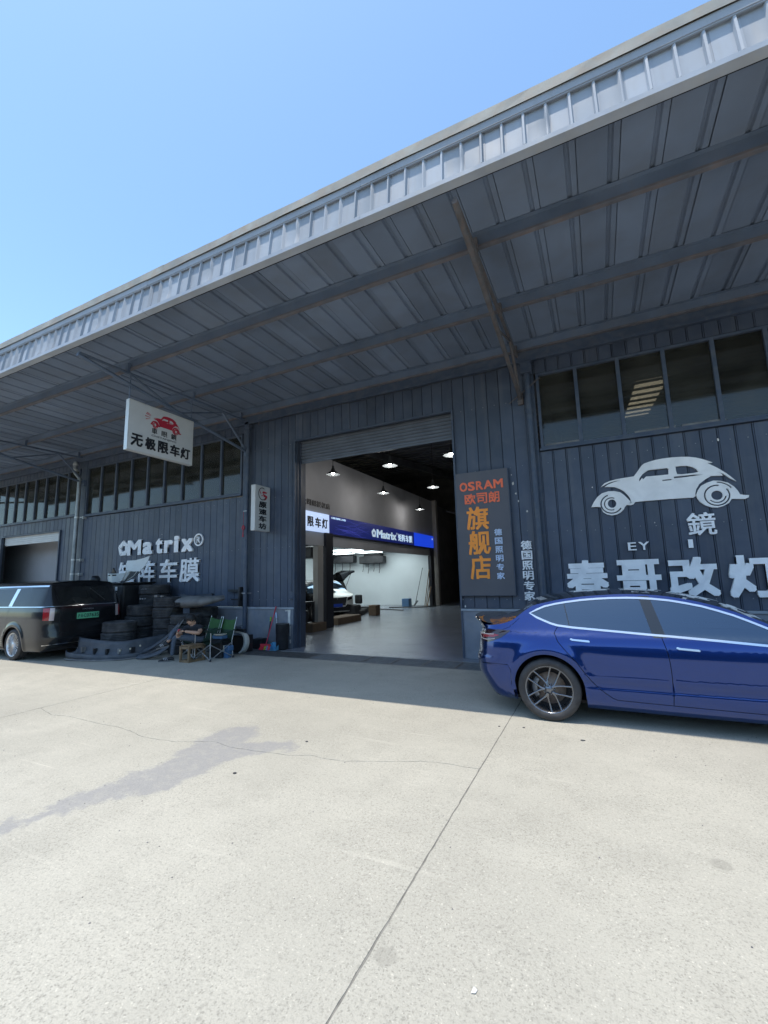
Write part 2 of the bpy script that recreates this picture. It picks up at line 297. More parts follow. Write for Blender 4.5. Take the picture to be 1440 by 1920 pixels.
def thing(name,label,cat,loc=(0,0,0),rz=0,group=None):
    o=bpy.data.objects.new(name,None); COL.objects.link(o); o.location=loc; o.rotation_euler=(0,0,rz); o.empty_display_size=.1; o['label']=label;o['category']=cat
    if group:o['group']=group
    return o
def solo(name,mb,mats,label,cat,group=None):
    ob=recenter(obj(name,mb,mats)); ob['label']=label;ob['category']=cat
    if group: ob['group']=group
    return ob
def copy_tree(o,parent=None):
    c=o.copy();COL.objects.link(c);c.parent=parent
    for ch in list(o.children): copy_tree(ch,c)
    return c
def linked(src,parent,loc,scale=None,name=None):
    c=src.copy(); COL.objects.link(c); c.parent=parent; o=worldoff(parent) if parent else Vector(); c.location=Vector(loc)-o
    if scale: c.scale=scale
    return c
GC={}
def glyph(ch,bold=.0,italic=0.):
    key=(ch,bold,italic)
    if key in GC: return GC[key]
    c=bpy.data.curves.new('g','FONT'); c.body=ch; c.offset=bold; c.extrude=.5; c.resolution_u=1 if ord(ch[0])>255 else 3; c.shear=italic; o=bpy.data.objects.new('g',c); COL.objects.link(o)
    dg=bpy.context.evaluated_depsgraph_get(); me=o.evaluated_get(dg).to_mesh(); vs=[tuple(v.co) for v in me.vertices]; fs=[tuple(p.vertices) for p in me.polygons]; o.evaluated_get(dg).to_mesh_clear()
    bpy.data.objects.remove(o); bpy.data.curves.remove(c); GC[key]=(vs,fs); return GC[key]
def put_text(mb,ch,box,fn,d0,d1,bold=.02,italic=0.,mi=None):
    """fit the text into box (u0,v0,u1,v1) on the surface fn(u,v,d); weight added by slightly stepped shifted layers"""
    vs,fs=glyph(ch,0.,italic)
    if not vs: return mb
    B=bold*.62
    x0=min(v[0] for v in vs)-B;x1=max(v[0] for v in vs)+B;y0=min(v[1] for v in vs)-B;y1=max(v[1] for v in vs)+B
    u0,v0,u1,v1=box; sh=[(0,0)] if B<=0 else [(0,0),(B,0),(-B,0),(0,B),(0,-B),(B,B),(-B,B),(B,-B),(-B,-B)]
    for k,(sx,sy) in enumerate(sh):
        mb.add([fn(u0+(v[0]+sx-x0)/(x1-x0)*(u1-u0),v0+(v[1]+sy-y0)/(y1-y0)*(v1-v0),d0 if v[2]<0 else d1+k*.00025) for v in vs],fs,mi=mi)
    return mb
def face_wall(y): return lambda u,v,d:(u,y-d,v)          # facade plane, seen from -y
def face_px(x): return lambda u,v,d:(x+d,u,v)            # plane facing +x
def ell(cx,cy,rx,ry,n=28,a0=0,a1=360): return [(cx+rx*math.cos(R(a0+(a1-a0)*i/n)),cy+ry*math.sin(R(a0+(a1-a0)*i/n))) for i in range(n if a1-a0>=360 else n+1)]
def arc_strip(cx,cy,r,wd,a0,a1,n=18):
    o=[(cx+(r+wd)*math.cos(R(a0+(a1-a0)*i/n)),cy+(r+wd)*math.sin(R(a0+(a1-a0)*i/n))) for i in range(n+1)]
    return o+[(cx+r*math.cos(R(a1+(a0-a1)*i/n)),cy+r*math.sin(R(a1+(a0-a1)*i/n))) for i in range(n+1)]
def lerp(a,b,t): return a+(b-a)*t
def interp(pts,x):
    if x<=pts[0][0]: return pts[0][1]
    for (x0,y0),(x1,y1) in zip(pts,pts[1:]):
        if x<=x1: return y0+(y1-y0)*(x-x0)/(x1-x0) if x1>x0 else y1
    return pts[-1][1]
def smooth_interp(pts,x):
    # monotone-ish cubic (Catmull-Rom on values)
    n=len(pts)
    if x<=pts[0][0]: return pts[0][1]
    if x>=pts[-1][0]: return pts[-1][1]
    for i in range(n-1):
        x0,y0=pts[i];x1,y1=pts[i+1]
        if x<=x1:
            h=x1-x0
            def slope(j):
                if j==0: return (pts[1][1]-pts[0][1])/(pts[1][0]-pts[0][0])
                if j==n-1: return (pts[-1][1]-pts[-2][1])/(pts[-1][0]-pts[-2][0])
                a=(pts[j][1]-pts[j-1][1])/(pts[j][0]-pts[j-1][0]);b=(pts[j+1][1]-pts[j][1])/(pts[j+1][0]-pts[j][0])
                if a*b<=0: return 0.0
                return 2*a*b/(a+b)
            m0=slope(i);m1=slope(i+1);t=(x-x0)/h
            return (2*t**3-3*t*t+1)*y0+(t**3-2*t*t+t)*h*m0+(-2*t**3+3*t*t)*y1+(t**3-t*t)*h*m1
def catmull(P,k=10,closed=False):
    out=[];n=len(P)
    rng=n if closed else n-1
    for i in range(rng):
        if closed: p0,p1,p2,p3=P[i-1],P[i],P[(i+1)%n],P[(i+2)%n]
        else: p0=P[max(i-1,0)];p1=P[i];p2=P[i+1];p3=P[min(i+2,n-1)]
        for j in range(k):
            t=j/k
            out.append(tuple(0.5*((2*b)+(-a+c)*t+(2*a-5*b+4*c-d)*t*t+(-a+3*b-3*c+d)*t**3) for a,b,c,d in zip(p0,p1,p2,p3)))
    if not closed: out.append(tuple(P[-1]))
    return out
class CarSurf:
    """half body surface: s = unrolled length along the plan outline (equals x beside the cabin), z = height; y>=0 half"""
    def __init__(self,plan,inset,x_anchor=1.0):
        pts=catmull([(-1e-9+plan[0][0],-plan[1][1])]+list(plan)+[(plan[-1][0],-plan[-2][1])],24)
        pts=pts[24:-24]
        L=[0]
        for a,b in zip(pts,pts[1:]): L.append(L[-1]+math.hypot(b[0]-a[0],b[1]-a[1]))
        k=min(range(len(pts)),key=lambda i:abs(pts[i][0]-x_anchor)+(0 if pts[i][1]>.3 else 9))
        off=pts[k][0]-L[k]
        self.L=[l+off for l in L];self.pts=pts;self.smin=self.L[0];self.smax=self.L[-1];self.inset=inset
    def c(self,s):
        import bisect
        L=self.L;s=min(max(s,L[0]),L[-1])
        i=min(max(bisect.bisect_right(L,s)-1,0),len(L)-2)
        t=(s-L[i])/max(L[i+1]-L[i],1e-9)
        a,b=self.pts[i],self.pts[i+1]
        return (a[0]+(b[0]-a[0])*t,a[1]+(b[1]-a[1])*t)
    def n(self,s):
        e=.02;a=self.c(s-e);b=self.c(s+e);dx,dy=b[0]-a[0],b[1]-a[1];l=math.hypot(dx,dy) or 1
        return (-dy/l,dx/l)
    def P(self,s,z):
        if s<=self.smin+.001: n=(-1,0)
        elif s>=self.smax-.001: n=(1,0)
        else: n=self.n(s)
        c=self.c(s);I=self.inset(s,z)
        return (c[0]-n[0]*I,max(c[1]-n[1]*I,0.0),z)
    def N(self,s,z):
        e=.006
        a=self.P(s-e,z);b=self.P(s+e,z);c=self.P(s,z-e);d=self.P(s,z+e)
        u=[b[i]-a[i] for i in range(3)];v=[d[i]-c[i] for i in range(3)]
        n=(u[1]*v[2]-u[2]*v[1],u[2]*v[0]-u[0]*v[2],u[0]*v[1]-u[1]*v[0])
        l=math.sqrt(sum(q*q for q in n)) or 1
        n=tuple(q/l for q in n)
        # outward: away from the centre
        p=self.P(s,z);nn=self.n(s)
        if n[0]*nn[0]+n[1]*nn[1]<-1e-6: n=tuple(-q for q in n)
        return n
# ---- sedan
SPLAN=[(-.90,0),(-.89,.3),(-.84,.56),(-.70,.77),(-.42,.87),(0,.905),(.6,.92),(1.4,.925),(2.2,.92),(2.8,.90),(3.2,.80),(3.46,.56),(3.56,.28),(3.58,0)]
def sedan_inset(s,z):
    I=smooth_interp([(.14,.14),(.2,.075),(.3,.035),(.42,.018),(.56,.004),(.68,0),(.8,.012),(.88,.038),(.93,.075),(1.0,.117),(1.1,.176),(1.2,.236),(1.3,.298),(1.4,.37)],z)
    # door undercut crease
    if 0<s<2.6:
        w=min(1,(s)/.5)*min(1,(2.6-s)/.4)
        I+=.016*w*math.exp(-((z-.41)/.035)**2)-.008*w*math.exp(-((z-.49)/.03)**2)
    # haunches over the wheels
    for ax in (0,2.78):
        d=math.hypot(s-ax,z-.33)
        I-=.022*math.exp(-((d-.40)/.07)**2)*(1 if z>.2 else 0)
        if z>.6: I-=.012*math.exp(-((s-ax)/.5)**2)*math.exp(-((z-.82)/.14)**2)
    if s<-.5: # tail: bumper bulge and inset tail
        t=min(1,(-.5-s)/.4)
        I+=t*smooth_interp([(.14,.10),(.3,.05),(.45,0),(.58,0),(.66,.03),(.8,.035),(.9,.02),(1.0,-.055),(1.1,-.10)],z)
    return I
# ------------------------------------------------------------ ground
crack=[(-6.70,3.44),(-6.62,3.42),(-6.25,3.32),(-5.95,3.37),(-5.6,3.35),(-5.25,3.33),(-5.03,3.34),(-4.72,3.31),(-4.47,3.24),(-4.23,3.24),(-3.95,3.27),(-3.79,3.35),(-3.57,3.42),(-3.34,3.37),(-3.03,3.39),(-2.66,3.43),(-2.5,3.5),(-2.27,3.49),(-2.12,3.51),(-1.91,3.6),(-1.6,3.71),(-1.52,3.76),(-1.34,3.79),(-1.03,3.79)]
def rough_poly(pts,amp,rnd):
    out=[]
    for a,b in zip(pts,pts[1:]):
        k=max(1,int(math.dist(a,b)/.05))
        for i in range(k): out.append((a[0]+(b[0]-a[0])*i/k+rnd.uniform(-amp,amp),a[1]+(b[1]-a[1])*i/k+rnd.uniform(-amp,amp)))
    out.append(pts[-1]); return out
rn=random.Random(3)
def slab(poly):
    mb=MB(); mb.prism(poly,-.12,0,lambda u,v,d:(u,v,d)); return obj('concrete_slab',mb,'concrete',None,kind='structure')
JX=[-41,-35.3,-29.6,-23.9,-18.1,-12.42,-6.72,-1.02,4.68,10.4,16.1]
wob={}
for x in JX:
    ln=[];y=-30.
    near=abs(x+1.02)<.1 or abs(x+6.72)<.1
    while y<7.4:
        ln.append((x+(rn.uniform(-.0018,.0018) if near and y>-1 else 0),y)); y+= .06 if near and y>.2 else 1.5
    ln.append((x,7.43)); wob[x]=ln
def edge(x,side,gap):
    return [(px+side*(gap+(rn.uniform(0,.003) if abs(px+1.02)<.1 and py>.5 else 0)),py) for px,py in wob[x]]
for a,b in zip(JX,JX[1:]):
    g=lambda x:.0035 if abs(x+1.02)<.1 else .004
    l=edge(a,1,g(a)); r=edge(b,-1,g(b))
    if abs(a+6.72)<.1:
        cr=rough_poly(crack,.006,rn)
        lo=[p for p in l if p[1]<3.42]; hi=[p for p in l if p[1]>3.46]; rlo=[p for p in r if p[1]<3.77]; rhi=[p for p in r if p[1]>3.81]
        gp=lambda i:.0022+.002*math.sin(i*.7)**2
        slab(lo+[(p[0],p[1]-gp(i)) for i,p in enumerate(cr)]+rlo[::-1])
        slab([(p[0],p[1]+gp(i)) for i,p in enumerate(cr)]+rhi+hi[::-1])
    else: slab(l+r[::-1])
obj('sub_base',MB().box(-60,-60,-.16,60,7.43,-.003),'groove',None,kind='structure')
obj('ground',MB().add([(-900,-900,-.17),(900,-900,-.17),(900,900,-.17),(-900,900,-.17)],[(0,1,2,3)]),'concrete',None,kind='structure')
obj('workshop_floor',MB().box(-30,8.13,-.15,12,31,0),'floor',None,kind='structure')
# drain
obj('drain_trench',MB().box(-41,7.43,-.16,12,8.13,-.10),'wall_gap',None,kind='structure')
dr=thing('drain_channel','long dark steel drain grating running across the workshop entrance','drain',(-4.2,7.78,0))
mb=MB(); mb.box(-9.2,7.43,-.06,3,7.47,-.003); mb.box(-9.2,8.09,-.06,3,8.13,-.003); obj('frame',mb,'grate_frame',dr)
def grate_mesh(diag):
    mb=MB(); wd=.60
    mb.box(0,0,-.04,.012,.60,0); mb.box(wd-.012,0,-.04,wd,.60,0); mb.box(.012,0,-.04,wd-.012,.012,0); mb.box(.012,.588,-.04,wd-.012,.60,0)
    if diag:
        for i in range(1,15): x=i*.04; mb.bar((x,.012,-.018),(x,.588,-.018),.008,.03)
        for i in range(1,10): y=i*.06; mb.bar((.012,y,-.02),(.588,y,-.02),.008,.02)
    else:
        for i in range(9): y=.05+i*.0625; mb.bar((.012,y,-.018),(.588,y,-.018),.022,.03)
        mb.bar((.3,.012,-.02),(.3,.588,-.02),.01,.03)
    return mb
ga=obj('grate_panel',grate_mesh(False),'grate',dr,local=True); gb=obj('grate_panel',grate_mesh(True),'grate',dr,local=True)
rr=random.Random(5); x=-9.1; first={True:0,False:0}
while x<2.8:
    dg=x<-5.6; src=gb if dg else ga
    o=src if not first[dg] else linked(src,dr,(0,0,0)); first[dg]=1
    o.location=Vector((x,7.48+rr.uniform(-.004,.004),-.004))-dr.location; o.rotation_euler=(rr.uniform(-.006,.006),rr.uniform(-.006,.006),0); x+=.612
# ------------------------------------------------------------ warehouse
W=thing('warehouse','long slate blue corrugated metal warehouse with deep canopy and wide open workshop door','building',(-4,8.5,0))
PW=.228
def panel_mesh(kind):
    w=PW
    prof=[(0,.016),(.006,0),(w-.006,0),(w,.016)] if kind=='a' else [(0,.016),(.006,0),(.018,0),(.023,.012),(.028,0),(w-.006,0),(w,.016)]
    mb=MB(); k=len(prof); mb.add([(x,y,z) for z in (0,1) for x,y in prof],[(i,i+1,k+i+1,k+i) for i in range(k-1)]); return mb
PM={k:mesh_of('wall_panel_'+k,panel_mesh(k),'wall') for k in 'ab'}
rp=random.Random(11)
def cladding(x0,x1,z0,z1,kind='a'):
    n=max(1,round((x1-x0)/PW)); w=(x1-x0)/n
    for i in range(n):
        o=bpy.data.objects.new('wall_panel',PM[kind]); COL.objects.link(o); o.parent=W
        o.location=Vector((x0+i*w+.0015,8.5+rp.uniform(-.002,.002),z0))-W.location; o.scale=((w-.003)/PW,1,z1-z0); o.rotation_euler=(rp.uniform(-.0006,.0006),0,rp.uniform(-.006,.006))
def part(name,mb,m,**k): return obj(name,mb,m,W,**k)
# plinth / backing (solid wall behind the cladding), split round the openings
DX0,DX1,DZ=-6.46,-2.48,4.93
def backing(x0,x1,z0,z1): part('wall_backing',MB().box(x0,8.522,z0,x1,8.62,z1),'wall_gap')
ZB,ZT=.93,5.64
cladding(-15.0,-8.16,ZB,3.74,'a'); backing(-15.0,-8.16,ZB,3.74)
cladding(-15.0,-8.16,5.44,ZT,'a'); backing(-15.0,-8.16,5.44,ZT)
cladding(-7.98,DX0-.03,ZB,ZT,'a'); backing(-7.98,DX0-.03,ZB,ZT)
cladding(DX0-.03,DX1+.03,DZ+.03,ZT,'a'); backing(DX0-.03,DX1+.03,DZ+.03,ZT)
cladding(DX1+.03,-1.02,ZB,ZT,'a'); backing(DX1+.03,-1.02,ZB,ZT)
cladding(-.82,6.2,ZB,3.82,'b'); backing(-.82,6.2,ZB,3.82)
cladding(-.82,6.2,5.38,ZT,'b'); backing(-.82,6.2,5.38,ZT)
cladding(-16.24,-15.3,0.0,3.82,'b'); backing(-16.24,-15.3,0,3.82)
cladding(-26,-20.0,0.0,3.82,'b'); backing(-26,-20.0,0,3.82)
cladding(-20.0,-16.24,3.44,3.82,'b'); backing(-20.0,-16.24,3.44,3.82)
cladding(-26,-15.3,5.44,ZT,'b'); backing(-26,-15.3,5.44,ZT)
# concrete base with pale ledge
for x0,x1 in ((-15.0,DX0-.02),(DX1+.02,6.2)):
    part('plinth',MB().box(x0,8.46,-.1,x1,8.7,.885),'plinth'); part('ledge',MB().box(x0-.01,8.43,.885,x1+.01,8.52,.925),'ledge')
# peeled plaster at the left jamb
mb=MB(); rq=random.Random(2)
for x0,x1,z0,z1 in ((-6.66,-6.58,.5,.87),(-6.74,-6.66,.83,.87),(-6.60,-6.575,.28,.5),(-6.60,-6.56,.1,.2)):
    pts=[(x0+rq.uniform(-.01,.01),z0),(x1,z0+rq.uniform(-.02,.02)),(x1+rq.uniform(-.012,.012),(z0+z1)/2),(x1,z1),(x0,z1-rq.uniform(0,.03)),(x0+rq.uniform(-.012,.012),(z0+z1)/2+.03)]
    mb.prism(pts,0,.004,face_wall(8.459))
part('peeling_paint',mb,'peel_white')
# trim
def strip(name,m,*b): part(name,MB().box(*b),m)
strip('wall_trim','wall_trim',-8.16,8.485,0.93,-7.98,8.53,ZT)
strip('wall_trim','wall_trim',-1.02,8.485,0.93,-.82,8.53,ZT)
strip('wall_trim','wall_trim',-15.3,8.485,0,-15.0,8.6,ZT)
strip('eave_beam','wall_trim',-26,8.36,5.64,6.2,8.5,5.86)
strip('eave_lip','wall_trim',-26,8.33,5.60,6.2,8.362,5.66)
strip('eave_filler','wall_trim',-26,8.4,5.86,6.2,8.62,6.02)
# door frame
mb=MB(); mb.box(DX0-.03,8.44,-.05,DX0,8.53,DZ+.04); mb.box(DX1,8.44,-.05,DX1+.035,8.53,DZ+.04); mb.box(DX0,8.44,DZ,DX1,8.53,DZ+.04); part('door_frame',mb,'wall_trim')
mb=MB(); mb.box(DX0-.01,8.53,-.05,DX0+.02,8.86,DZ+.02); mb.box(DX1-.02,8.53,-.05,DX1+.01,8.86,DZ+.02); mb.box(DX0+.02,8.62,-.05,DX0+.05,8.70,DZ); mb.box(DX1-.05,8.62,-.05,DX1-.02,8.7,DZ); part('door_reveal',mb,'jamb_dark')
sh=part('roller_shutter',MB().box(DX0+.03,8.66,4.40,DX1-.03,8.69,4.44),'shutter')
sm=MB(); prof=[(8.665,0),(8.645,.02),(8.645,.055),(8.665,.075)]; k=4
sm.add([(x,y,z) for x in (DX0+.03,DX1-.03) for y,z in prof],[(i,i+1,k+i+1,k+i)[::-1] for i in range(3)])
sl0=None
for i in range(7):
    if sl0 is None: sl0=obj('slat',sm,'shutter',sh); base=sl0.location.copy(); sl0.location=base+Vector((0,0,4.44))
    else: c=sl0.copy(); COL.objects.link(c); c.parent=sh; c.location=base+Vector((0,0,4.44+i*.077))
# roller door at the left
mb=MB(); mb.box(-20.03,8.45,0,-19.98,8.53,3.42); mb.box(-16.27,8.45,0,-16.22,8.53,3.42); mb.box(-19.98,8.45,3.38,-16.27,8.53,3.42); part('door_frame',mb,'wall_trim')
sh2=part('roller_shutter',MB().box(-19.98,8.58,3.08,-16.27,8.61,3.13),'shutter_white')
for i in range(4):
    m2=MB(); m2.box(-19.98,8.565,3.13+i*.066,-16.27,8.6,3.19+i*.066); obj('slat',m2,'shutter_white',sh2)
part('back_room_wall',MB().box(-24,9.5,-.1,-15.2,9.6,3.6),'in_wall'); part('back_room_ceiling',MB().box(-24,8.63,3.6,-15.2,10.5,3.66),'in_wall')
part('back_room_wall',MB().box(-16.1,8.63,-.1,-16.0,10.4,3.6),'in_wall')
bn=part('red_notice',MB().box(-16.13,9.0,2.3,-16.11,9.5,3.1),'banner_red')
# windows
def window(x0,x1,z0,z1,n,deep=0):
    mb=MB(); t=.045
    mb.box(x0,8.47,z0,x1,8.56,z0+t); mb.box(x0,8.47,z1-t,x1,8.56,z1); mb.box(x0-.02,8.43,z0-.04,x1+.02,8.52,z0-.002)
    xs=[x0+(x1-x0)*i/n for i in range(n+1)]
    for i,x in enumerate(xs): mb.box(x-.03 if 0<i<n else (x if i==0 else x-.05),8.472,z0+t,x+.03 if 0<i<n else (x+.05 if i==0 else x),8.558,z1-t)
    wd=part('window',mb,'wall_trim')
    for i in range(n):
        m=MB(); a=rp.uniform(-.004,.004); m.box(xs[i]+.03,8.525+a,z0+t,xs[i+1]-.03,8.531+a,z1-t); obj('pane',m,'pane_glass',wd)
    return wd
window(-14.95,-8.2,3.80,5.42,9); window(-.78,6.16,3.87,5.36,10); window(-26,-15.35,3.86,5.42,16)
# scratches/ledges of dust at the bottom of the right panes
mb=MB()
for x in (-.70,.76,1.45): mb.box(x,8.50,3.916,x+.6,8.524,3.955)
part('sill_dust',mb,'trim_grey')
# canopy
CP=part('canopy',MB().box(-26,4.24,6.02,6.5,8.62,6.05),'soffit')
def sheet():
    prof=[(.004,0),(.30,0),(.315,.03),(.345,.03),(.36,.004),(.418,.004),(.418,.03)]; k=len(prof); mb=MB()
    mb.add([(x,y,z) for y in (4.24,8.5) for x,z in prof],[(i,i+1,k+i+1,k+i) for i in range(k-1)]); return mb
s0=obj('soffit_sheet',sheet(),'soffit',CP,local=True); off=-worldoff(CP); x=-26.0;i=0
while x<6.2:
    o=s0 if i==0 else s0.copy()
    if i: COL.objects.link(o)
    o.location=off+Vector((x,0,5.98+rp.uniform(-.004,.004))); o.rotation_euler=(rp.uniform(-.001,.001),rp.uniform(-.003,.003),0); x+=.422;i+=1
def fas(dent=None):
    mb=MB(); z0,z1=5.85,6.30; prof=[(0,0),(.158,0),(.17,-.032),(.19,-.036),(.202,0),(.22,0)]; rows=[]
    for j in range(7):
        z=z0+(z1-z0)*j/6; row=[]; tl=-.06*(1-j/6)
        for (x,y) in prof:
            d=0
            if dent: d=.7*dent[1]*math.exp(-(((x-dent[0])/.06)**2+((z-dent[2])/.09)**2))
            row.append((x,y+d+tl,z))
        rows.append(row)
    return mb.grid(rows,smooth=bool(dent))
f0=obj('fascia_panel',fas(),'fascia',CP,local=True); f1=obj('fascia_panel',fas((.1,.02,5.92)),'fascia',CP,local=True); f2=obj('fascia_panel',fas((.17,.03,6.0)),'fascia',CP,local=True); used=set(); x=-26.
while x<6.2:
    s=rp.choice([f0]*7+[f1,f2,f1]); o=s if s not in used else s.copy()
    if s in used: COL.objects.link(o)
    used.add(s); o.location=off+Vector((x,4.2+rp.uniform(-.002,.002),0)); x+=.22
obj('fascia_backing',MB().box(-26,4.255,5.84,6.4,4.275,6.015),'wall_gap',CP)
x=-26.
while x<6.4:
    l=rp.choice([3.9,4.1,4.0]); a=rp.uniform(-.003,.003); x2=min(x+l,6.4)
    mb=MB(); mb.box(x,4.105+a,5.795+a,x2-.004,4.215,5.848+a); obj('bottom_trim',mb,'fascia_trim',CP)
    mb=MB(); mb.box(x,4.150+a,6.285,x2-.004,4.21,6.375); mb.box(x,4.158+a,6.270,x2-.004,4.172+a,6.2855); obj('top_flashing',mb,'wall_trim' if 0 else 'fascia',CP); x=x2
x=-26.
while x<6.4:
    x2=min(x+2.9,6.4); rows=[]
    for (y,z) in ((4.13,6.372),(4.125,6.485),(4.14,6.49),(4.7,6.53)):
        row=[];xx=x
        while xx<=x2+1e-6: row.append((xx,y+rp.uniform(-.003,.003),z+rp.uniform(-.005,.005))); xx+=.29
        rows.append(row)
    mb=MB(); mb.grid(rows,smooth=False); mb.box(x,4.2,6.376,x2,4.6,6.45); obj('cap_flashing',mb,'cap',CP); x=x2
for y in (5.22,6.78,8.28):
    mb=MB(); mb.box(-26,y-.004,5.80,6.3,y+.004,5.975); mb.box(-26,y+.004,5.80,6.3,y+.062,5.807,mi=1); mb.box(-26,y-.012,5.797,6.3,y-.0045,5.825,mi=1); mb.box(-26,y+.055,5.807,6.3,y+.062,5.825,mi=1); mb.box(-26,y-.062,5.966,6.3,y-.004,5.973); obj('purlin',mb,['purlin','purlin_lip'],CP)
for i,x in enumerate((-22.1,-15.1,-8.05,-1.08,5.9)):
    mb=MB()
    mb.tube([(x,4.26,5.70),(x,8.36,5.74)],.028); mb.tube([(x,4.24,5.66),(x,8.45,4.92)],.036)
    mb.tube([(x,5.22,5.70),(x,6.39,5.28)],.022); mb.tube([(x,6.39,5.28),(x,7.62,5.70)],.018); mb.tube([(x,7.62,5.72),(x,8.44,4.96)],.026)
    for y in (5.22,6.78,8.28): mb.box(x-.03,y-.07,5.72,x+.03,y-.01,5.90)
    mb.box(x-.05,8.44,4.80,x+.05,8.50,5.02)
    obj('truss',mb,'rusty' if i==3 else 'purlin',CP)
mb=MB(); mb.tube([(-1.30,8.42,4.84),(-.70,8.36,5.22)],.012); obj('stray_rod',mb,'rusty',CP)
part('beam_hook',MB().tube([(-7.5,8.36,5.66),(-7.5,8.3,5.5)],.01),'rusty')
# roof and interior shell
def slab4(name,pts,m): part(name,MB().add(pts,[(0,1,2,3)]),m)
RZ=lambda y:6.1+(y-8.62)*.12
SKY=[(1.35,2.12,13.2,18.2),(-13.6,-12.8,13.5,19.5)]
xs=sorted({-26,6.2}|{v for s in SKY for v in s[:2]})
mbR=MB(); mbS=MB()
for a,b in zip(xs,xs[1:]):
    s=[q for q in SKY if q[0]<=a and q[1]>=b]
    if s:
        _,_,y0,y1=s[0]
        for c,d,t in ((8.5,y0,0),(y0,y1,1),(y1,31,0)): (mbS if t else mbR).add([(a,c,RZ(c)),(b,c,RZ(c)),(b,d,RZ(d)),(a,d,RZ(d))],[(0,1,2,3)])
    else: mbR.add([(a,8.5,RZ(8.5)),(b,8.5,RZ(8.5)),(b,31,RZ(31)),(a,31,RZ(31))],[(0,1,2,3)])
part('roof',mbR,'roof_in'); part('skylight',mbS,'skylight')
mb=MB(); y=9.6
while y<30.5: mb.box(-26,y-.03,RZ(y)-.07,6.2,y+.05,RZ(y)-.02); y+=.72
part('roof_purlins',mb,'roof_in')
mb=MB()
for x in (-8.1,-1.0): mb.bar((x,8.7,5.9),(x,31,8.3),.15,.3)
part('rafter',mb,'roof_in')
part('end_wall',MB().box(-26,31,-.1,6.2,31.1,9),'in_dark'); part('end_wall',MB().box(6.2,8.46,-.1,6.3,31,9),'in_dark'); part('end_wall',MB().box(-26.1,8.5,-.1,-26,31,9),'in_dark')
# partition between workshop and film bay (x=-8): solid above the openings
IX=-8.0
part('partition_wall',MB().box(IX-.12,12.25,2.62,IX,22.65,5.62),'in_wall'); part('partition_wall',MB().box(IX-.12,8.7,2.62,IX,12.25,5.62),'in_wall')
part('partition_post',MB().box(IX-.2,22.65,0,IX+.22,22.95,5.66),'post_beige')
part('partition_post',MB().box(IX-.11,11.55,0,IX+.07,11.85,2.62),'post_beige')
part('partition_post',MB().box(IX-.10,12.0,0,IX+.09,12.42,3.05),'post_dark')
part('partition_post',MB().box(IX-.10,22.0,0,IX+.06,22.5,3.0),'post_dark')
part('partition_wall',MB().box(-15,22.65,0,-8.2,22.75,3.5),'in_white'); part('partition_wall',MB().box(-15.1,8.63,0,-15,22.75,8),'in_white'); part('partition_wall',MB().box(-8.3,31-8,0,-8.2,31,5.6),'in_dark')
cl=part('bay_ceiling',MB().box(-15,8.64,2.95,-8.12,22.65,3.02),'in_white')
part('stud_wall',MB().box(-8.12,8.63,0,-8.0,9.4,2.62),'in_wall')
for x in (-9.6,-11.4,-13.2):
    for y in (10.5,13.4,16.3,19.2,21.4):
        obj('light_panel',MB().box(x-.62,y-.6,2.925,x+.62,y+.6,2.948),'led',cl)
# back of the workshop: shelf units, dark partition, sloping brace
part('back_partition',MB().box(-7.78,26.5,0,6,26.6,5.3),'in_dark')
mb=MB(); mb.bar((-7.6,24,5.2),(-4.8,24,4.3),.1); mb.bar((-5.4,24,5.2),(-5.4,24,4.6),.08); part('brace',mb,'roof_in')
# ------------------------------------------------------------ signs on the facade
def lettering(name,label,items,y=8.478,th=.03,m='letter_white',cat='wall lettering',bold=.035):
    z=min(b[1] for _,b in items); x=sum((b[0]+b[2])/2 for _,b in items)/len(items)
    t=thing(name,label,cat,(x,8.5,z))
    for ch,b in items:
        mb=MB(); put_text(mb,ch,b,face_wall(8.5),.004,8.5-y+th-.004,bold); obj('letter',mb,m,t)
    return t
# the pentagon mark (five blades round a small opening)
def pentagon(mb,cx,cz,rx,rz,fn,d0,d1,mi=None):
    for k in range(5):
        a=90+72*k; o=lambda ang,r:(cx+rx*r*math.cos(R(ang)),cz+rz*r*math.sin(R(ang)))
        p=[o(a+3,1),o(a+69,.97),o(a+95,.42),o(a+26,.40)]
        mb.prism(p,d0,d1,fn,mi=mi)
t=lettering('wall_lettering','white cut-out Latin letters of a film shop with a pentagon mark on the left wall',[('M',(-12.64,2.40,-12.02,2.85)),('a',(-11.95,2.40,-11.52,2.76)),('t',(-11.39,2.40,-11.10,2.83)),('r',(-11.03,2.40,-10.68,2.76)),('i',(-10.63,2.40,-10.44,2.86)),('x',(-10.33,2.40,-9.89,2.76))],bold=.055)
mb=MB(); pentagon(mb,-12.84,2.62,.25,.25,face_wall(8.5),.004,.045); obj('emblem',mb,'letter_white',t)
mb=MB(); mb.prism(ell(-9.69,2.70,.17,.17,32),.004,.04,face_wall(8.5),holes=[ell(-9.69,2.70,.135,.135,32)]); put_text(mb,'R',(-9.75,2.61,-9.63,2.79),face_wall(8.5),.004,.04,.02); obj('registered_mark',mb,'letter_white',t)
lettering('wall_lettering','four big white Chinese characters above the tyre stacks',[('矩',(-12.99,1.60,-12.27,2.21)),('阵',(-12.08,1.60,-11.38,2.21)),('车',(-11.18,1.58,-10.45,2.22)),('膜',(-10.36,1.58,-9.61,2.22))],bold=.035)
lettering('wall_lettering','four largest white block characters on the wall above the blue car',[('春',(-.53,1.14,.13,1.77)),('哥',(.26,1.14,.90,1.75)),('改',(1.0,1.14,1.66,1.76)),('灯',(1.78,1.12,2.46,1.76)),('中',(2.58,1.12,3.2,1.76)),('心',(3.34,1.12,3.96,1.76))] [:4],bold=.055,th=.045)
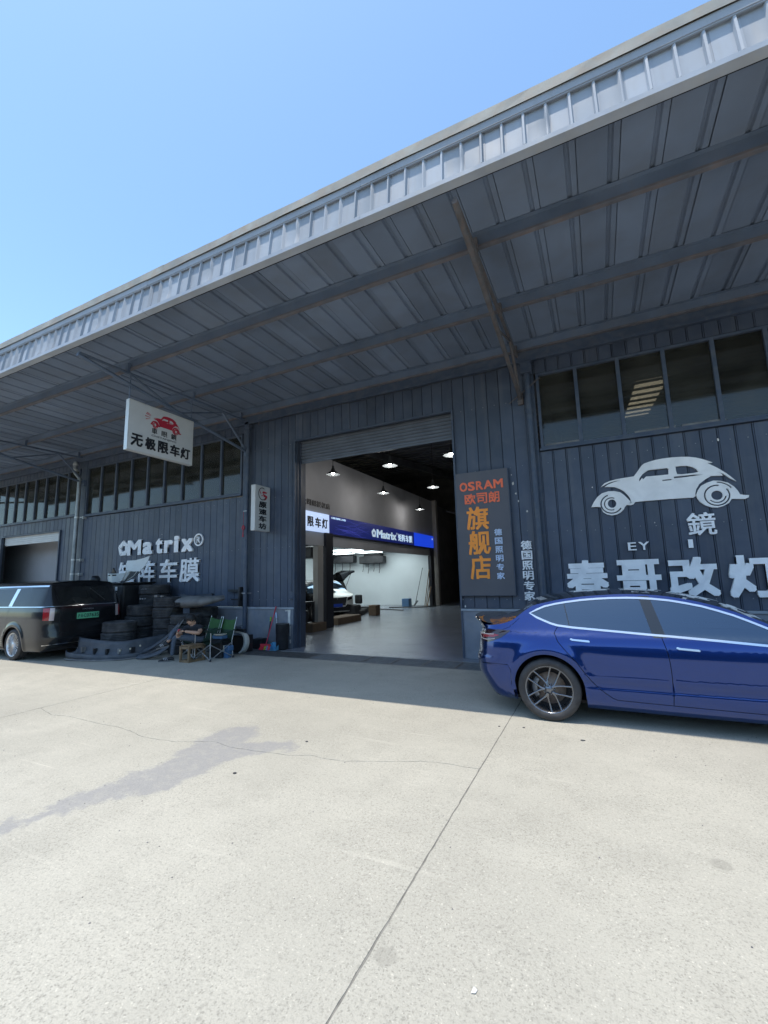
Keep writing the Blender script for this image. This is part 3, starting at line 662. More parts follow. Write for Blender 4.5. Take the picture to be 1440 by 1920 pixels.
zs=[2.17,1.985,1.80,1.615,1.43,1.245]
lettering('wall_lettering','narrow column of six white characters on the wall right of the orange board',[(c,(-1.27,z-.165,-1.08,z)) for c,z in zip('德国照明专家',zs)],bold=.03)
lettering('wall_lettering','leftover white serif letters EY and I above the big characters',[('E',(.47,1.905,.595,2.04)),('Y',(.63,1.905,.78,2.04)),('I',(1.32,1.905,1.385,2.04))],bold=.02)
lettering('wall_lettering','single white brush-style character 鏡 below the painted car emblem',[('鏡',(1.34,2.10,1.72,2.46))],bold=.02)
# old car emblem
BODY=[(0.15,3.03),(0.21,3.09),(0.29,3.12),(0.39,3.14),(0.5,3.15),(0.59,3.155),(0.67,3.16),(0.71,3.21),(0.76,3.275),(0.8,3.33),(0.84,3.36),(0.91,3.38),(1.01,3.4),(1.12,3.41),(1.25,3.41),(1.38,3.40),(1.48,3.385),(1.57,3.36),(1.66,3.32),(1.74,3.275),(1.78,3.25),(1.71,3.25),(1.76,3.21),(1.82,3.165),(1.87,3.12),(1.94,3.05),(1.99,2.99),(2.05,2.91),(1.97,2.97),(1.9,3.045),(1.83,3.10),(1.87,3.06),(1.89,3.02),(1.74,3.035),(1.66,2.99),(1.57,2.92),(1.52,2.84),(1.5,2.77),(1.5,2.73),(1.47,2.71),(1.31,2.715),(1.15,2.72),(0.98,2.72),(0.81,2.72),(0.65,2.72),(0.62,2.68),(0.58,2.67),(0.52,2.68),(0.55,2.7),(0.59,2.73),(0.58,2.79),(0.55,2.85),(0.5,2.92),(0.44,2.97),(0.36,3.01),(0.28,3.02),(0.21,3.03),(0.27,3.065),(0.36,3.095),(0.46,3.115),(0.38,3.115),(0.29,3.095),(0.21,3.06)]
FWIN=[(0.76,3.13),(0.8,3.18),(0.84,3.21),(0.89,3.24),(1.03,3.24),(1.16,3.24),(1.18,3.22),(1.17,3.13),(1.02,3.13),(0.85,3.135),(0.8,3.09),(.79,3.12),(.74,3.06),(.745,3.10)]
RWIN=[(1.28,3.25),(1.36,3.25),(1.44,3.24),(1.51,3.21),(1.56,3.17),(1.58,3.12),(1.51,3.11),(1.35,3.11),(1.29,3.12),(1.28,3.18)]
STR=[(1.24,3.085),(1.35,3.085),(1.51,3.085),(1.64,3.07),(1.51,3.06),(1.35,3.055),(1.24,3.055)]; HND=[(1.08,3.05),(1.2,3.05),(1.21,3.03),(1.07,3.03)]
FF=[(-0.03,2.69),(0.02,2.78),(0.08,2.86),(0.16,2.92),(0.26,2.945),(0.35,2.94),(0.44,2.91),(0.5,2.85),(0.55,2.78),(0.6,2.71),(0.53,2.69),(0.49,2.65),(0.47,2.61),(0.42,2.56),(0.36,2.53),(0.28,2.52),(0.21,2.54),(0.15,2.59),(0.12,2.68),(0.05,2.69)]
RF=[(1.51,2.75),(1.54,2.82),(1.59,2.89),(1.67,2.93),(1.76,2.955),(1.85,2.94),(1.94,2.90),(2.01,2.83),(2.05,2.76),(2.07,2.70),(2.12,2.685),(2.18,2.675),(2.17,2.64),(2.12,2.62),(2.04,2.63),(1.96,2.64),(1.92,2.58),(1.85,2.54),(1.77,2.52),(1.69,2.53),(1.61,2.57),(1.55,2.63),(1.52,2.69)]
def car_emblem(mb,fn,d0,d1,mi=None):
    mb.prism(BODY,d0,d1,fn,mi,[FWIN,RWIN,STR,HND])
    mb.prism(FF,d0,d1,fn,mi,[ell(.30,2.725,.065,.075,20),arc_strip(.29,2.72,.150,.022,105,330),arc_strip(.29,2.72,.098,.018,60,290)])
    mb.prism(RF,d0,d1,fn,mi,[ell(1.78,2.715,.075,.075,20),arc_strip(1.78,2.715,.150,.022,75,395),arc_strip(1.78,2.715,.105,.018,215,350),arc_strip(1.78,2.70,.215,.02,30,85)])
mb=MB(); car_emblem(mb,face_wall(8.5),.004,.045); solo('car_emblem',mb,'logo_white','white cut-out silhouette of an old rounded car on the right wall','wall emblem')
# dark board with orange writing
ob=thing('shop_board','tall charcoal board with orange and white Chinese writing right of the entrance','sign',(-1.93,8.42,1.18))
mb=MB(); mb.box(-2.44,8.40,1.18,-1.42,8.475,3.58); obj('board',mb,'osr_board',ob)
mb=MB(); mb.box(-1.418,8.405,1.18,-1.405,8.47,3.58); mb.box(-2.44,8.405,1.168,-1.405,8.47,1.178); obj('edge_trim',mb,'wall_trim',ob)
F4=face_wall(8.40)
def wr(txt,boxes,m,par,fn=F4,bold=.03,nm='letter',d=(.001,.010)):
    for c,b in zip(txt,boxes):
        k=MB(); put_text(k,c,b,fn,d[0],d[1],bold); obj(nm,k,m,par)
wr('OSRAM',[(-2.36,3.205,-2.205,3.385),(-2.19,3.205,-2.055,3.385),(-2.03,3.208,-1.895,3.382),(-1.88,3.208,-1.70,3.382),(-1.69,3.208,-1.51,3.382)],'osr_red',ob,bold=.045)
wr('欧司朗',[(-2.27,2.935,-2.055,3.145),(-2.03,2.935,-1.825,3.145),(-1.80,2.935,-1.59,3.15)],'osr_red',ob,bold=.035)
wr('旗舰店',[(-2.25,2.43,-1.82,2.88),(-2.24,1.945,-1.81,2.41),(-2.23,1.48,-1.83,1.93)],'osr_orange',ob,bold=.035)
wr('德国照明专家',[(-1.73,2.42-i*.164-.125,-1.59,2.42-i*.164) for i in range(6)],'osr_white',ob,bold=.028)
# hanging light box
hx=-8.0
hs=thing('hanging_sign','white hanging box sign with red old car and black Chinese characters under the canopy','sign',(hx,5.97,4.16))
mb=MB(); mb.rbox(hx-.09,5.22,4.16,hx,6.73,5.17,.01,2); obj('panel',mb,'white_sign',hs)
mb=MB(); mb.box(hx-.094,5.212,4.152,hx+.004,5.222,5.178); mb.box(hx-.094,6.728,4.152,hx+.004,6.738,5.178); mb.box(hx-.094,5.222,4.150,hx+.004,6.728,4.16); mb.box(hx-.094,5.222,5.17,hx+.004,6.728,5.18); obj('frame',mb,'galv_band',hs)
mb=MB(); 
for y in (5.24,6.71): mb.tube([(hx-.045,y,5.175),(hx-.045,y,5.72)],.011)
obj('hanger_rod',mb,'purlin',hs)
F8=face_px(hx)
def onsign(f): return lambda u,v,d:f(5.22+1.51*(.305+(u+.03)/2.21*.49),5.165-1.01*(.43-(v-2.52)/.89*.335),d)
mb=MB(); car_emblem(mb,onsign(F8),.001,.006)
for a,b in (((.235,4.995),(.305,4.965)),((.225,4.94),(.30,4.93)),((.235,4.875),(.30,4.905)),((.25,5.02),(.31,4.985))):
    y0=5.22+1.51*a[0];y1=5.22+1.51*b[0]; mb.prism([(y0,a[1]-.008),(y1,b[1]-.002),(y1,b[1]+.002),(y0,a[1]+.008)],.001,.006,F8)
obj('emblem',mb,'sign_red',hs)
U=lambda f:5.22+1.51*f
V=lambda f:5.17-1.01*f
wr('車眼鏡',[(U(.33),V(.55),U(.415),V(.43)),(U(.48),V(.55),U(.57),V(.435)),(U(.63),V(.55),U(.72),V(.43))],'ink',hs,F8,.012,d=(.001,.004))
wr(['CHEYANJING'],[(U(.33),V(.62),U(.72),V(.575))],'ink',hs,F8,.0,d=(.001,.004))
wr('无极限车灯',[(U(a),V(.905),U(b),V(.66)) for a,b in ((.045,.21),(.245,.40),(.435,.595),(.625,.78),(.80,.96))],'ink',hs,F8,.05,d=(.001,.008))
# vertical blade sign
vx=-7.25
vs=thing('blade_sign','narrow white vertical box sign with round logo sticking out left of the entrance','sign',(vx,8.22,2.75))
mb=MB(); mb.rbox(vx-.13,7.95,2.75,vx,8.485,3.86,.008,2); obj('panel',mb,'white_sign',vs)
mb=MB(); mb.box(vx-.1,8.485,3.6,vx-.03,8.51,3.7); mb.box(vx-.1,8.485,2.9,vx-.03,8.51,3.0); obj('bracket',mb,'wall_trim',vs)
FV=face_px(vx); U=lambda f:7.95+.535*f; V=lambda f:3.86-1.11*f
mb=MB(); o=arc_strip(U(.47),V(.18),.125,.018,60,330,26); mb.prism([(x,V(.18)+(z-V(.18))*1.1) for x,z in o],.001,.004,FV); obj('logo_ring',mb,'ink',vs)
mb=MB()
for p in ([(.45,.14),(.55,.115),(.74,.13),(.80,.12),(.74,.155),(.60,.16),(.5,.17)],[(.5,.17),(.62,.19),(.78,.21),(.80,.24),(.70,.30),(.58,.325),(.68,.27),(.66,.245),(.55,.235)],[(.30,.10),(.34,.15),(.40,.18),(.36,.185),(.30,.15)],[(.40,.215),(.50,.20),(.47,.225),(.42,.235)]): mb.prism([(U(a),V(b)) for a,b in p],.001,.005,FV)
obj('logo_swirl',mb,'sign_red',vs)
wr('原速车坊',[(U(.25),V(b),U(.75),V(a)) for a,b in ((.355,.49),(.515,.64),(.67,.80),(.83,.96))],'ink',vs,FV,.045,d=(.001,.007))
# pipes
mb=MB(); mb.tube([(-7.93,8.40,0),(-7.93,8.40,5.66)],.052,12); t=thing('downpipe','slate blue round downpipe on the wall left of the blade sign','drainpipe',(-7.93,8.40,0)); obj('pipe',mb,'wall_trim',t)
mb=MB(); mb.rbox(-8.0,8.33,5.50,-7.86,8.48,5.68,.01,2); obj('hopper',mb,'wall_trim',t)
mb=MB(); mb.box(-7.99,8.335,1.25,-7.87,8.34,1.28); mb.box(-7.87,8.40,1.26,-7.74,8.41,1.272); mb.box(-7.99,8.335,3.3,-7.87,8.34,3.33); obj('clamp',mb,'galv',t)
t=thing('downpipe','dark blue downpipe with square hopper between the board and the right windows','drainpipe',(-.92,8.4,0))
mb=MB(); mb.tube([(-.93,8.40,0),(-.93,8.40,5.42)],.058,12); obj('pipe',mb,'wall_trim',t)
mb=MB(); mb.rbox(-1.03,8.31,5.36,-.83,8.48,5.58,.012,2); mb.box(-1.05,8.30,5.56,-.81,8.49,5.585); obj('hopper',mb,'wall_trim',t)
mb=MB(); mb.tube([(-.93,8.4,4.56),(-.93,8.4,4.66)],.068,12); obj('collar',mb,'wall_trim',t)
t=thing('downpipe','dirty grey steel downpipe with elbow bend left of the Matrix letters','drainpipe',(-15.15,8.35,0))
mb=MB(); mb.tube([(-15.12,8.34,1.75),(-15.12,8.34,5.0),(-15.13,8.33,5.08),(-15.32,8.30,5.25),(-15.34,8.30,5.33),(-15.34,8.30,5.62)],.06,12); obj('pipe',mb,'galv',t)
mb=MB(); mb.tube([(-15.12,8.34,0),(-15.12,8.34,1.9)],.066,12); obj('lower_pipe',mb,'galv',t)
for z in (1.9,2.35,3.72): 
    m=MB(); m.tube([(-15.12,8.34,z),(-15.12,8.34,z+.05)],.068,12); m.box(-15.0,8.36,z+.01,-14.88,8.40,z+.03); m.box(-14.9,8.38,z-.03,-14.86,8.5,z+.05); obj('clamp',m,'galv_band',t)
m=MB(); m.tube([(-15.34,8.30,5.30),(-15.34,8.30,5.38)],.072,12); m.tube([(-15.34,8.30,5.5),(-15.34,8.30,5.56)],.075,12); obj('collar',m,'galv_band',t)
# red knot ornament
mb=MB(); mb.tube([(-7.97,8.33,3.3),(-7.97,8.33,2.95)],.004,5); mb.tube([(-7.97,8.33,2.95),(-7.93,8.33,2.89),(-7.97,8.33,2.83),(-8.01,8.33,2.89),(-7.97,8.33,2.95)],.016,6); mb.tube([(-7.97,8.33,2.83),(-7.975,8.33,2.66)],.012,6,rs=[.006,.02]); solo('knot_ornament',mb,'sign_red','small red knotted charm hanging on the blue downpipe','ornament')
# ------------------------------------------------------------ inside the workshop
IS=face_px(-7.93)
ls=thing('wall_light_box','lit white box sign with black characters inside on the left wall','sign',(-7.96,10.6,3.05))
obj('panel',MB().box(-8.0,9.0,3.05,-7.93,12.22,3.66),'lightbox',ls)
wr('极限车灯',[(10.55,3.18,10.88,3.50),(11.0,3.18,11.32,3.50),(11.41,3.18,11.73,3.50),(11.80,3.18,12.12,3.50)],'ink',ls,IS,.045)
lt=thing('interior_lettering','six small dark characters on the beige upper wall inside the workshop','wall lettering',(-8,11.5,3.85))
wr('欧司朗授权店',[(10.78+i*.271,3.86,11.01+i*.271,4.05) for i in range(6)],'ink',lt,face_px(-8.0),.03,d=(.003,.02))
bs=thing('blue_sign_band','long glowing blue sign band with white writing inside the workshop','sign',(-7.96,17.3,2.98))
obj('panel',MB().box(-8.0,12.24,3.03,-7.93,19.7,3.66),'blue_box',bs); obj('panel',MB().box(-8.0,19.702,3.03,-7.93,22.5,3.66),'blue_box2',bs)
obj('frame',MB().box(-8.0,12.24,2.985,-7.925,22.5,3.027),'post_dark',bs)
mb=MB(); pentagon(mb,15.45,3.30,.20,.18,IS,.002,.012); obj('emblem',mb,'box_text',bs)
wr(['Matrix'],[(15.72,3.14,17.6,3.48)],'box_text',bs,IS,.05); wr('矩阵车膜',[(17.82+i*.42,3.13,18.18+i*.42,3.46) for i in range(4)],'box_text',bs,IS,.03); wr(['CERTIFICATE'],[(12.33,3.55,13.28,3.61)],'box_text',bs,IS,.02)
mb=MB(); mb.prism(ell(17.68,3.44,.06,.045,14),.002,.008,IS,holes=[ell(17.68,3.44,.045,.033,14)]); mb.prism(ell(22.3,3.5,.07,.05,12),.002,.008,IS); obj('registered_mark',mb,'box_text',bs)
rw=random.Random(4); mb=MB()
for i in range(16):
    z0=rw.uniform(3.08,3.55); y0=rw.uniform(12.5,13.4); y1=rw.uniform(14,15.1); n=14; a=rw.uniform(.02,.07);ph=rw.uniform(0,6)
    up=[(y0+(y1-y0)*k/n,max(3.05,min(3.62,z0+a*math.sin(ph+k*.5)+.01*k*math.sin(ph)))) for k in range(n+1)]
    mb.prism(up+[(y,z-.006) for y,z in up[::-1]],.001,.003,IS)
obj('wave_print',mb,'wave',bs)
# pendant lamps
def lamp():
    t=thing('pendant_lamp','x','lamp',(0,0,0)); pr=[(.028,.25),(.035,.17),(.05,.16),(.06,.10),(.085,.08),(.20,.0),(.205,-.01)]
    m=MB(); m.lathe(pr,24); m.lathe([(r-.004,h-.003) for r,h in pr[2:]][::-1],24); obj('lamp_shade',m,'lamp_shade',t,local=True)
    m=MB(); m.lathe([(0,-.015),(.035,-.008),(.045,.02),(.04,.05),(.03,.07)],16); obj('bulb',m,'bulb',t,local=True)
    m=MB(); m.tube([(0,0,.24),(0,0,1.75)],.008,6); obj('cord',m,'cable',t,local=True)
    return t
LP=[(-6.7,10.55,'nearest the left wall in the front row'),(-4.85,10.5,'in the middle of the front row'),(-3.08,10.35,'at the right edge of the opening'),(-6.73,13.95,'in the second row at left'),(-4.85,13.96,'in the second row at right'),(-7.07,18.4,'farthest back near the blue band')]
l0=lamp()
for i,(x,y,d) in enumerate(LP):
    o=l0 if i==0 else copy_tree(l0); o.location=(x,y,4.56); o['label']='lit grey cone pendant lamp hanging '+d; o['group']='pendant lamps in the workshop'
    pl=bpy.data.lights.new('lamp_light','POINT'); pl.energy=6; pl.shadow_soft_size=.06; pl.color=(1,.97,.93); po=bpy.data.objects.new('lamp_light',pl); COL.objects.link(po); po.parent=o; po.location=(0,0,-.10)
mb=MB(); mb.tube([(-6.0,10.2,4.92),(-4.85,10.5,4.98),(-3.08,10.35,5.05),(-2,10.3,5.1)],.01,6); solo('lamp_wire',mb,'white_cable','thin pale wire strung between the front pendant lamps','cable')
mb=MB(); mb.tube([(-7.98,9.6,5.1),(-7.9,9.7,4.7),(-7.95,10.0,4.85),(-7.93,10.1,4.5)],.008,5); solo('loose_cable',mb,'cable','thin dark loose cable on the beige upper wall','cable')
# film rolls racks (dark wall dispensers) in the bay
def dispenser(x,w,z,lab):
    t=thing('film_dispenser',lab,'tool rack',(x,22.4,z),group='dark film dispensers on the bay wall'); m=MB(); m.rbox(x-w/2,22.15,z,x+w/2,22.6,z+.42,.05,3); obj('case',m,'black_plastic',t)
    m=MB(); m.box(x-w/2+.3,22.2,z+.42,x+w/2-.2,22.6,z+.55); obj('rail',m,'black_matt',t)
    for k in range(4):
        xx=x-w/2+.25+k*(w-.5)/3; m=MB(); m.tube([(xx,22.2,z),(xx+.02,22.18,z-.3),(xx-.03,22.18,z-.45-.1*(k%2))],.018,5); obj('strap',m,'black_matt',t)
dispenser(-11.6,1.55,2.33,'black hanging film dispenser with straps, rightmost on the white bay wall')
dispenser(-13.75,2.0,2.42,'black hanging film dispenser with straps, centre of the white bay wall')
def disp2(x,y,z,lab):
    t=thing('film_dispenser',lab,'tool rack',(x,y,z)); m=MB(); m.rbox(x-.5,y-.4,z,x+.5,y+.4,z+.42,.06,3); obj('case',m,'black_plastic',t); m=MB(); m.box(x-.3,y-.3,z+.42,x+.3,y+.3,2.93-.0); obj('rail',m,'black_matt',t)
disp2(-9.55,13.2,2.30,'black box hung from the bay ceiling next to the entrance jamb')
# misc inside
t=thing('cart','black service trolley by the beige post just inside the entrance','trolley',(-8.3,11,0))
m=MB(); m.box(-8.8,10.5,.82,-8.02,11.5,.88); m.box(-8.8,10.5,.2,-8.02,11.5,.25); obj('shelf',m,'black_plastic',t)
for x,y in ((-8.77,10.53),(-8.05,10.53),(-8.05,11.47),(-8.77,11.47)): obj('leg',MB().box(x-.03,y-.03,.03,x+.03,y+.03,.82),'black_plastic',t)
m=MB(); m.rbox(-8.6,10.6,.25,-8.1,11.3,.62,.04,3); solo('toolbox',m,'black_plastic','black toolbox on the lower trolley shelf','box')
rb=random.Random(8); m=MB()
for i in range(9):
    x=rb.uniform(-8.7,-8.1);y=rb.uniform(10.6,11.35); m.bar((x,y,.90),(x+rb.uniform(-.15,.15),y+rb.uniform(-.2,.2),.90+rb.uniform(.02,.2)),.06,.05)
solo('tool_heap',m,'tyre_black','dark heap of tools on top of the trolley','tools')
m=MB(); m.rbox(-8.25,11.0,0,-7.75,11.75,.24,.01,2); solo('cardboard_box',m,'cardboard','low brown cardboard box at the foot of the beige post','box')
m=MB(); m.rbox(-8.75,13.0,0.0,-8.1,14.6,.22,.01,2); solo('wooden_ramp',m,'cardboard','long brown wooden block on the floor in front of the white car','block')
m=MB(); m.lathe([(0,0),(.10,.0),(.12,.03),(.125,.18),(.10,.26),(.03,.30),(.03,.34),(0,.34)],18,o=(-6.98,9.25,0)); solo('plastic_jug',m,'jug','pale translucent plastic jug on the floor behind the left jamb','jug')
t=thing('parts_heap','dark heap of car parts with a seat on the bay floor','parts',(-9.2,17.2,0)); hx0=-.75
m=MB()
for i in range(14):
    x=rb.uniform(-9.9,-8.6)+hx0;y=rb.uniform(16.3,18.2);s=rb.uniform(.12,.3); m.rbox(x-s,y-s,0,x+s,y+s*rb.uniform(.5,1),rb.uniform(.2,.45),.05,2)
obj('heap',m,'tyre_black',t); m=MB(); m.rbox(-10.1,17.6,.40,-9.75,17.75,.80,.06,3); obj('seat_back',m,'black_plastic',t)
m=MB(); m.rbox(-8.75,16.4,0,-8.4,16.8,.42,.02,2); solo('cardboard_box',m,'cardboard','brown box at the right end of the dark parts heap','box')
m=MB(); m.rbox(-9.35,21.2,0,-8.95,21.6,.42,.02,2); solo('blue_crate',m,'blue_plastic','small blue bin against the white bay wall','bin')
m=MB(); m.bar((-8.72,21.5,.1),(-8.66,22.6,2.0),.03); m.bar((-8.75,21.4,.05),(-8.60,21.55,.3),.12,.05); solo('leaning_mop',m,'lamp_shade','thin mop leaning on the white bay wall beside the blue bin','mop')
m=MB()
for k in range(3): m.bar((-8.10-.07*k,21.6,0),(-7.99-.03*k,21.95,1.0+.45*k),.06,.02)
solo('wooden_boards',m,'wood','narrow wooden boards leaning on the dark post at the far end','boards')
m=MB(); m.tube([(-9.8,20.6,.02),(-9.0,20.9,.02),(-8.4,20.9,.02),(-7.6,21.5,.02)],.03,6); m.tube([(-10.5,19.6,.02),(-9.2,19.4,.02),(-8.3,19.0,.02)],.02,6); solo('floor_hose',m,'cable','dark hose lying on the floor at the back of the bay','hose')
t=thing('banner','dim banner strip with red characters at the dark far end','banner',(-6.7,26.45,2.6)); obj('cloth',MB().box(-7.7,26.44,2.72,-5.2,26.47,3.32),'banner',t); wr('全面的',[(-7.5,2.8,-7.05,3.25),(-6.9,2.8,-6.45,3.25),(-6.3,2.8,-5.85,3.25)],'banner_red',t,face_wall(26.44),.03)
t=thing('shelf_unit','dark shelf unit with leaning boards at the far end of the workshop','shelf',(-6.3,26,0))
for z in (.5,1.3,2.1): obj('shelf',MB().box(-7.2,25.6,z,-5.2,26.3,z+.05),'in_dark',t)
for x in (-7.2,-5.25): obj('post',MB().box(x,25.6,0,x+.05,26.3,2.5),'in_dark',t)
m=MB(); m.bar((-6.9,25.0,0),(-6.3,25.5,1.9),.08); m.bar((-6.4,25.0,0),(-6.6,25.5,1.6),.08); obj('board',m,'wood',t)
# ------------------------------------------------------------ cars
def pin(p,pg):
    c=False;j=len(pg)-1;x,y=p
    for i in range(len(pg)):
        a=pg[i];b=pg[j]
        if (a[1]>y)!=(b[1]>y) and x<(b[0]-a[0])*(y-a[1])/(b[1]-a[1])+a[0]: c=not c
        j=i
    return c
def ribbon(pl,w,closed=False):
    """polygon(s) of a ribbon of width w along a polyline, as quads"""
    out=[];n=len(pl);segs=[(pl[i],pl[(i+1)%n]) for i in range(n if closed else n-1)]
    L=[];Rr=[]
    for i in range(n):
        if closed: a=pl[i-1];b=pl[(i+1)%n]
        else: a=pl[max(i-1,0)];b=pl[min(i+1,n-1)]
        dx,dy=b[0]-a[0],b[1]-a[1];l=math.hypot(dx,dy) or 1; L.append((pl[i][0]-dy/l*w/2,pl[i][1]+dx/l*w/2));Rr.append((pl[i][0]+dy/l*w/2,pl[i][1]-dx/l*w/2))
    for i in range(len(segs)):
        j=(i+1)%n; out.append([L[i],L[j],Rr[j],Rr[i]])
    return out
def car_body(T,surf,top,bottom,arches,classes,crown,topmats,step=.032,thick_names=(),nrow=13,skip=(),names_top='roof'):
    s0,s1=surf.smin,surf.smax; n=int((s1-s0)/step); S=[s0+(s1-s0)*i/n for i in range(n+1)]
    def bot(s):
        z=bottom(s)
        for ax,r in arches:
            if abs(s-ax)<r: z=max(z,.33+math.sqrt(r*r-(s-ax)**2)*1.0)
        return z
    Sb=sorted(set(S)|{ax+r*math.cos(R(a)) for ax,r in arches for a in range(0,181,9)})
    out=[(s,bot(s)) for s in Sb]+[(s,top(s)) for s in S[::-1]]
    V=[Vector(p) for p in out]; E=[(i,(i+1)%len(out)) for i in range(len(out))]
    for nm,polys,m,off in classes:
        for pg in polys:
            k=len(V); V+=[Vector(p) for p in pg]; E+=[(k+i,k+(i+1)%len(pg)) for i in range(len(pg))]
    for s in S:
        b,t=bot(s),top(s); k=int((t-b)/step)
        for j in range(1,k): V.append(Vector((s,b+(t-b)*j/k)))
    VV,_,F,_,_,_=geometry.delaunay_2d_cdt(V,E,[],0,1e-5)
    groups={}
    for f in F:
        cx=sum(VV[i][0] for i in f)/len(f);cy=sum(VV[i][1] for i in f)/len(f)
        if not pin((cx,cy),out): continue
        cls=None
        for q,(nm,polys,m,off) in enumerate(classes):
            if any(pin((cx,cy),pg) for pg in polys): cls=q;break
        groups.setdefault(cls,[]).append(tuple(f))
    cache={}
    def PN(i):
        if i not in cache: cache[i]=(surf.P(VV[i][0],VV[i][1]),surf.N(VV[i][0],VV[i][1]))
        return cache[i]
    made={}
    for cls,fs in groups.items():
        nm,_,m,off=classes[cls] if cls is not None else ('body',None,topmats[0][1],0)
        if m is None: continue
        sides=(0,) if nm in ('gap','body','rear_window','grille','light_bar','opening','diffuser') else (-1,1)
        for sd in sides:
            idx={};vs=[];ns=[];tf=[]
            for sg in ((-1,1) if sd==0 else (sd,)):
                for f in fs:
                    g=[]
                    for i in f:
                        if (i,sg) not in idx:
                            p,nn=PN(i); idx[(i,sg)]=len(vs); vs.append((p[0]+nn[0]*off,(p[1]+nn[1]*off)*sg,p[2]+nn[2]*off)); ns.append((nn[0],nn[1]*sg,nn[2]))
                        g.append(idx[(i,sg)])
                    a,b,c=(Vector(vs[g[k]]) for k in range(3))
                    if (b-a).cross(c-a).dot(Vector(ns[g[0]]))<0: g=g[::-1]
                    tf.append(tuple(g))
            me=bpy.data.meshes.new(nm); me.from_pydata(vs,[],tf); me.materials.append(MATS[m]); me.polygons.foreach_set('use_smooth',[True]*len(tf))
            me.normals_split_custom_set_from_vertices(ns); o=bpy.data.objects.new(nm,me); COL.objects.link(o); o.parent=T; made.setdefault(nm,[]).append(o)
    # top: across-lofts
    rows={}
    cur=None; prevrow=None
    for s in S:
        z=top(s); p=surf.P(s,z); h=p[1]; c=crown(s); row=[]
        for j in range(nrow):
            t=-1+2*j/(nrow-1); row.append((p[0],h*t,z+c*(1-t*t)))
        m=[m for a,m in topmats if s>=a][-1] if s>=topmats[0][0] else topmats[0][1]
        if prevrow and not any(a<=s<=b for a,b in skip): rows.setdefault(m,[]).append((prevrow,row))
        prevrow=row
    for m,pairs in rows.items():
        mb=MB(); 
        for a,b in pairs: mb.grid([a,b])
        me=mesh_of('roof_panel',mb,m); bm=bmesh.new(); bm.from_mesh(me); bmesh.ops.remove_doubles(bm,verts=bm.verts,dist=1e-5); bmesh.ops.recalc_face_normals(bm,faces=bm.faces); bm.to_mesh(me); bm.free()
        if sum(p.normal.z for p in me.polygons)<0: me.flip_normals()
        nm={'black_glass':'glass_roof','car_glass':'windscreen','van_glass':'windscreen'}.get(m,'upper_panel'); o=bpy.data.objects.new(nm,me); COL.objects.link(o); o.parent=T
    return made
def wheel(T,ax,y,side,style,r=.33,wd=.22,mrim='rim_grey'):
    """side=-1: outer face towards -y"""
    g=side; c=(ax,y,r)
    m=MB(); h=wd/2
    pr=[(r*.73,-h*.8),(r*.76,-h),(r*.86,-h*1.04),(r*.95,-h*.96),(r*.99,-h*.72),(r,-h*.4),(r*.992,-h*.38),(r*.992,-h*.34),(r,-h*.32),(r,-.006),(r*.99,0),(r,.006),(r,h*.32),(r*.992,h*.34),(r*.992,h*.38),(r,h*.4),(r*.99,h*.72),(r*.95,h*.96),(r*.86,h*1.04),(r*.76,h),(r*.73,h*.8)]
    m.lathe(pr,48,o=c,axis='y'); w=obj('wheel',m,'tyre_black',T,local=True)
    k=MB(); ro=r*.745; f=y+g*h*.86
    k.lathe([(ro+.006,g*h*.95),(ro,g*h*.98),(ro-.010,g*h*.88),(ro-.018,g*h*.55),(ro-.03,0),(ro-.04,-g*h*.8)],48,o=c,axis='y')
    def pt(rad,a,d): return (ax+rad*math.cos(R(a)),y+g*(h*.80-d),r+rad*math.sin(R(a)))
    if style=='twin':
        for q in range(5):
            for s_ in (-1,1):
                A=70+72*q
                path=[(.040,36,.0),(.075,30,.002),(.11,23,.01),(.16,17,.012),(.21,14,.004),(ro-.006,12.5,.0)]
                P=[pt(a,A+s_*b,d) for a,b,d in path]; k.tube(P,.01,8,rs=[.017,.013,.0105,.0095,.0095,.012])
        k.lathe([(0,g*(h*.80+.008)),(.022,g*(h*.80+.008)),(.030,g*(h*.80+.002)),(.05,g*(h*.80-.006)),(.052,g*(h*.8-.03))],24,o=c,axis='y')
        for q in range(5):
            p=pt(.055,70+72*q,.03); k.lathe([(0,g*.022),(.010,g*.022),(.012,g*.01),(.012,0)],8,o=p,axis='y')
    else:
        for q in range(20):
            A=18*q; P=[pt(.045,A,.0),pt(.10,A+3,.006),pt(.17,A,.008),pt(ro-.006,A-2 if q%2 else A+2,.0)]; k.tube(P,.007,6,rs=[.006,.006,.0075,.010])
        k.lathe([(0,g*(h*.80+.012)),(.035,g*(h*.80+.01)),(.05,g*(h*.80)),(.055,g*(h*.8-.03))],24,o=c,axis='y')
    obj('rim',k,mrim,w,local=True)
    d=MB(); d.lathe([(0,g*h*.15),(.06,g*h*.15),(.062,g*h*.02),(.165,g*h*.02),(.167,-g*.01)],40,o=c,axis='y'); obj('brake_disc',d,'disc',w,local=True)
    d=MB(); d.lathe([(.13,g*h*.2),(.18,g*h*.2),(.18,-g*.02),(.13,-g*.02)],10,o=c,axis='y',a0=140,a1=215); obj('brake_caliper',d,'caliper',w,local=True)
    d=MB(); d.lathe([(0,-g*.03),(ro,-g*.03)],24,o=c,axis='y'); obj('hub_plate',d,'black_matt',w,local=True)
    return w
def liners(T,arches,hw,r=.40):
    for ax,_ in arches:
        for g in (-1,1):
            m=MB(); m.lathe([(r,0),(r,-g*.30),(0,-g*.30)],20,o=(ax,g*(hw-.02),.33),axis='y',a0=-20,a1=200); obj('wheel_arch_liner',m,'black_matt',T,local=True)
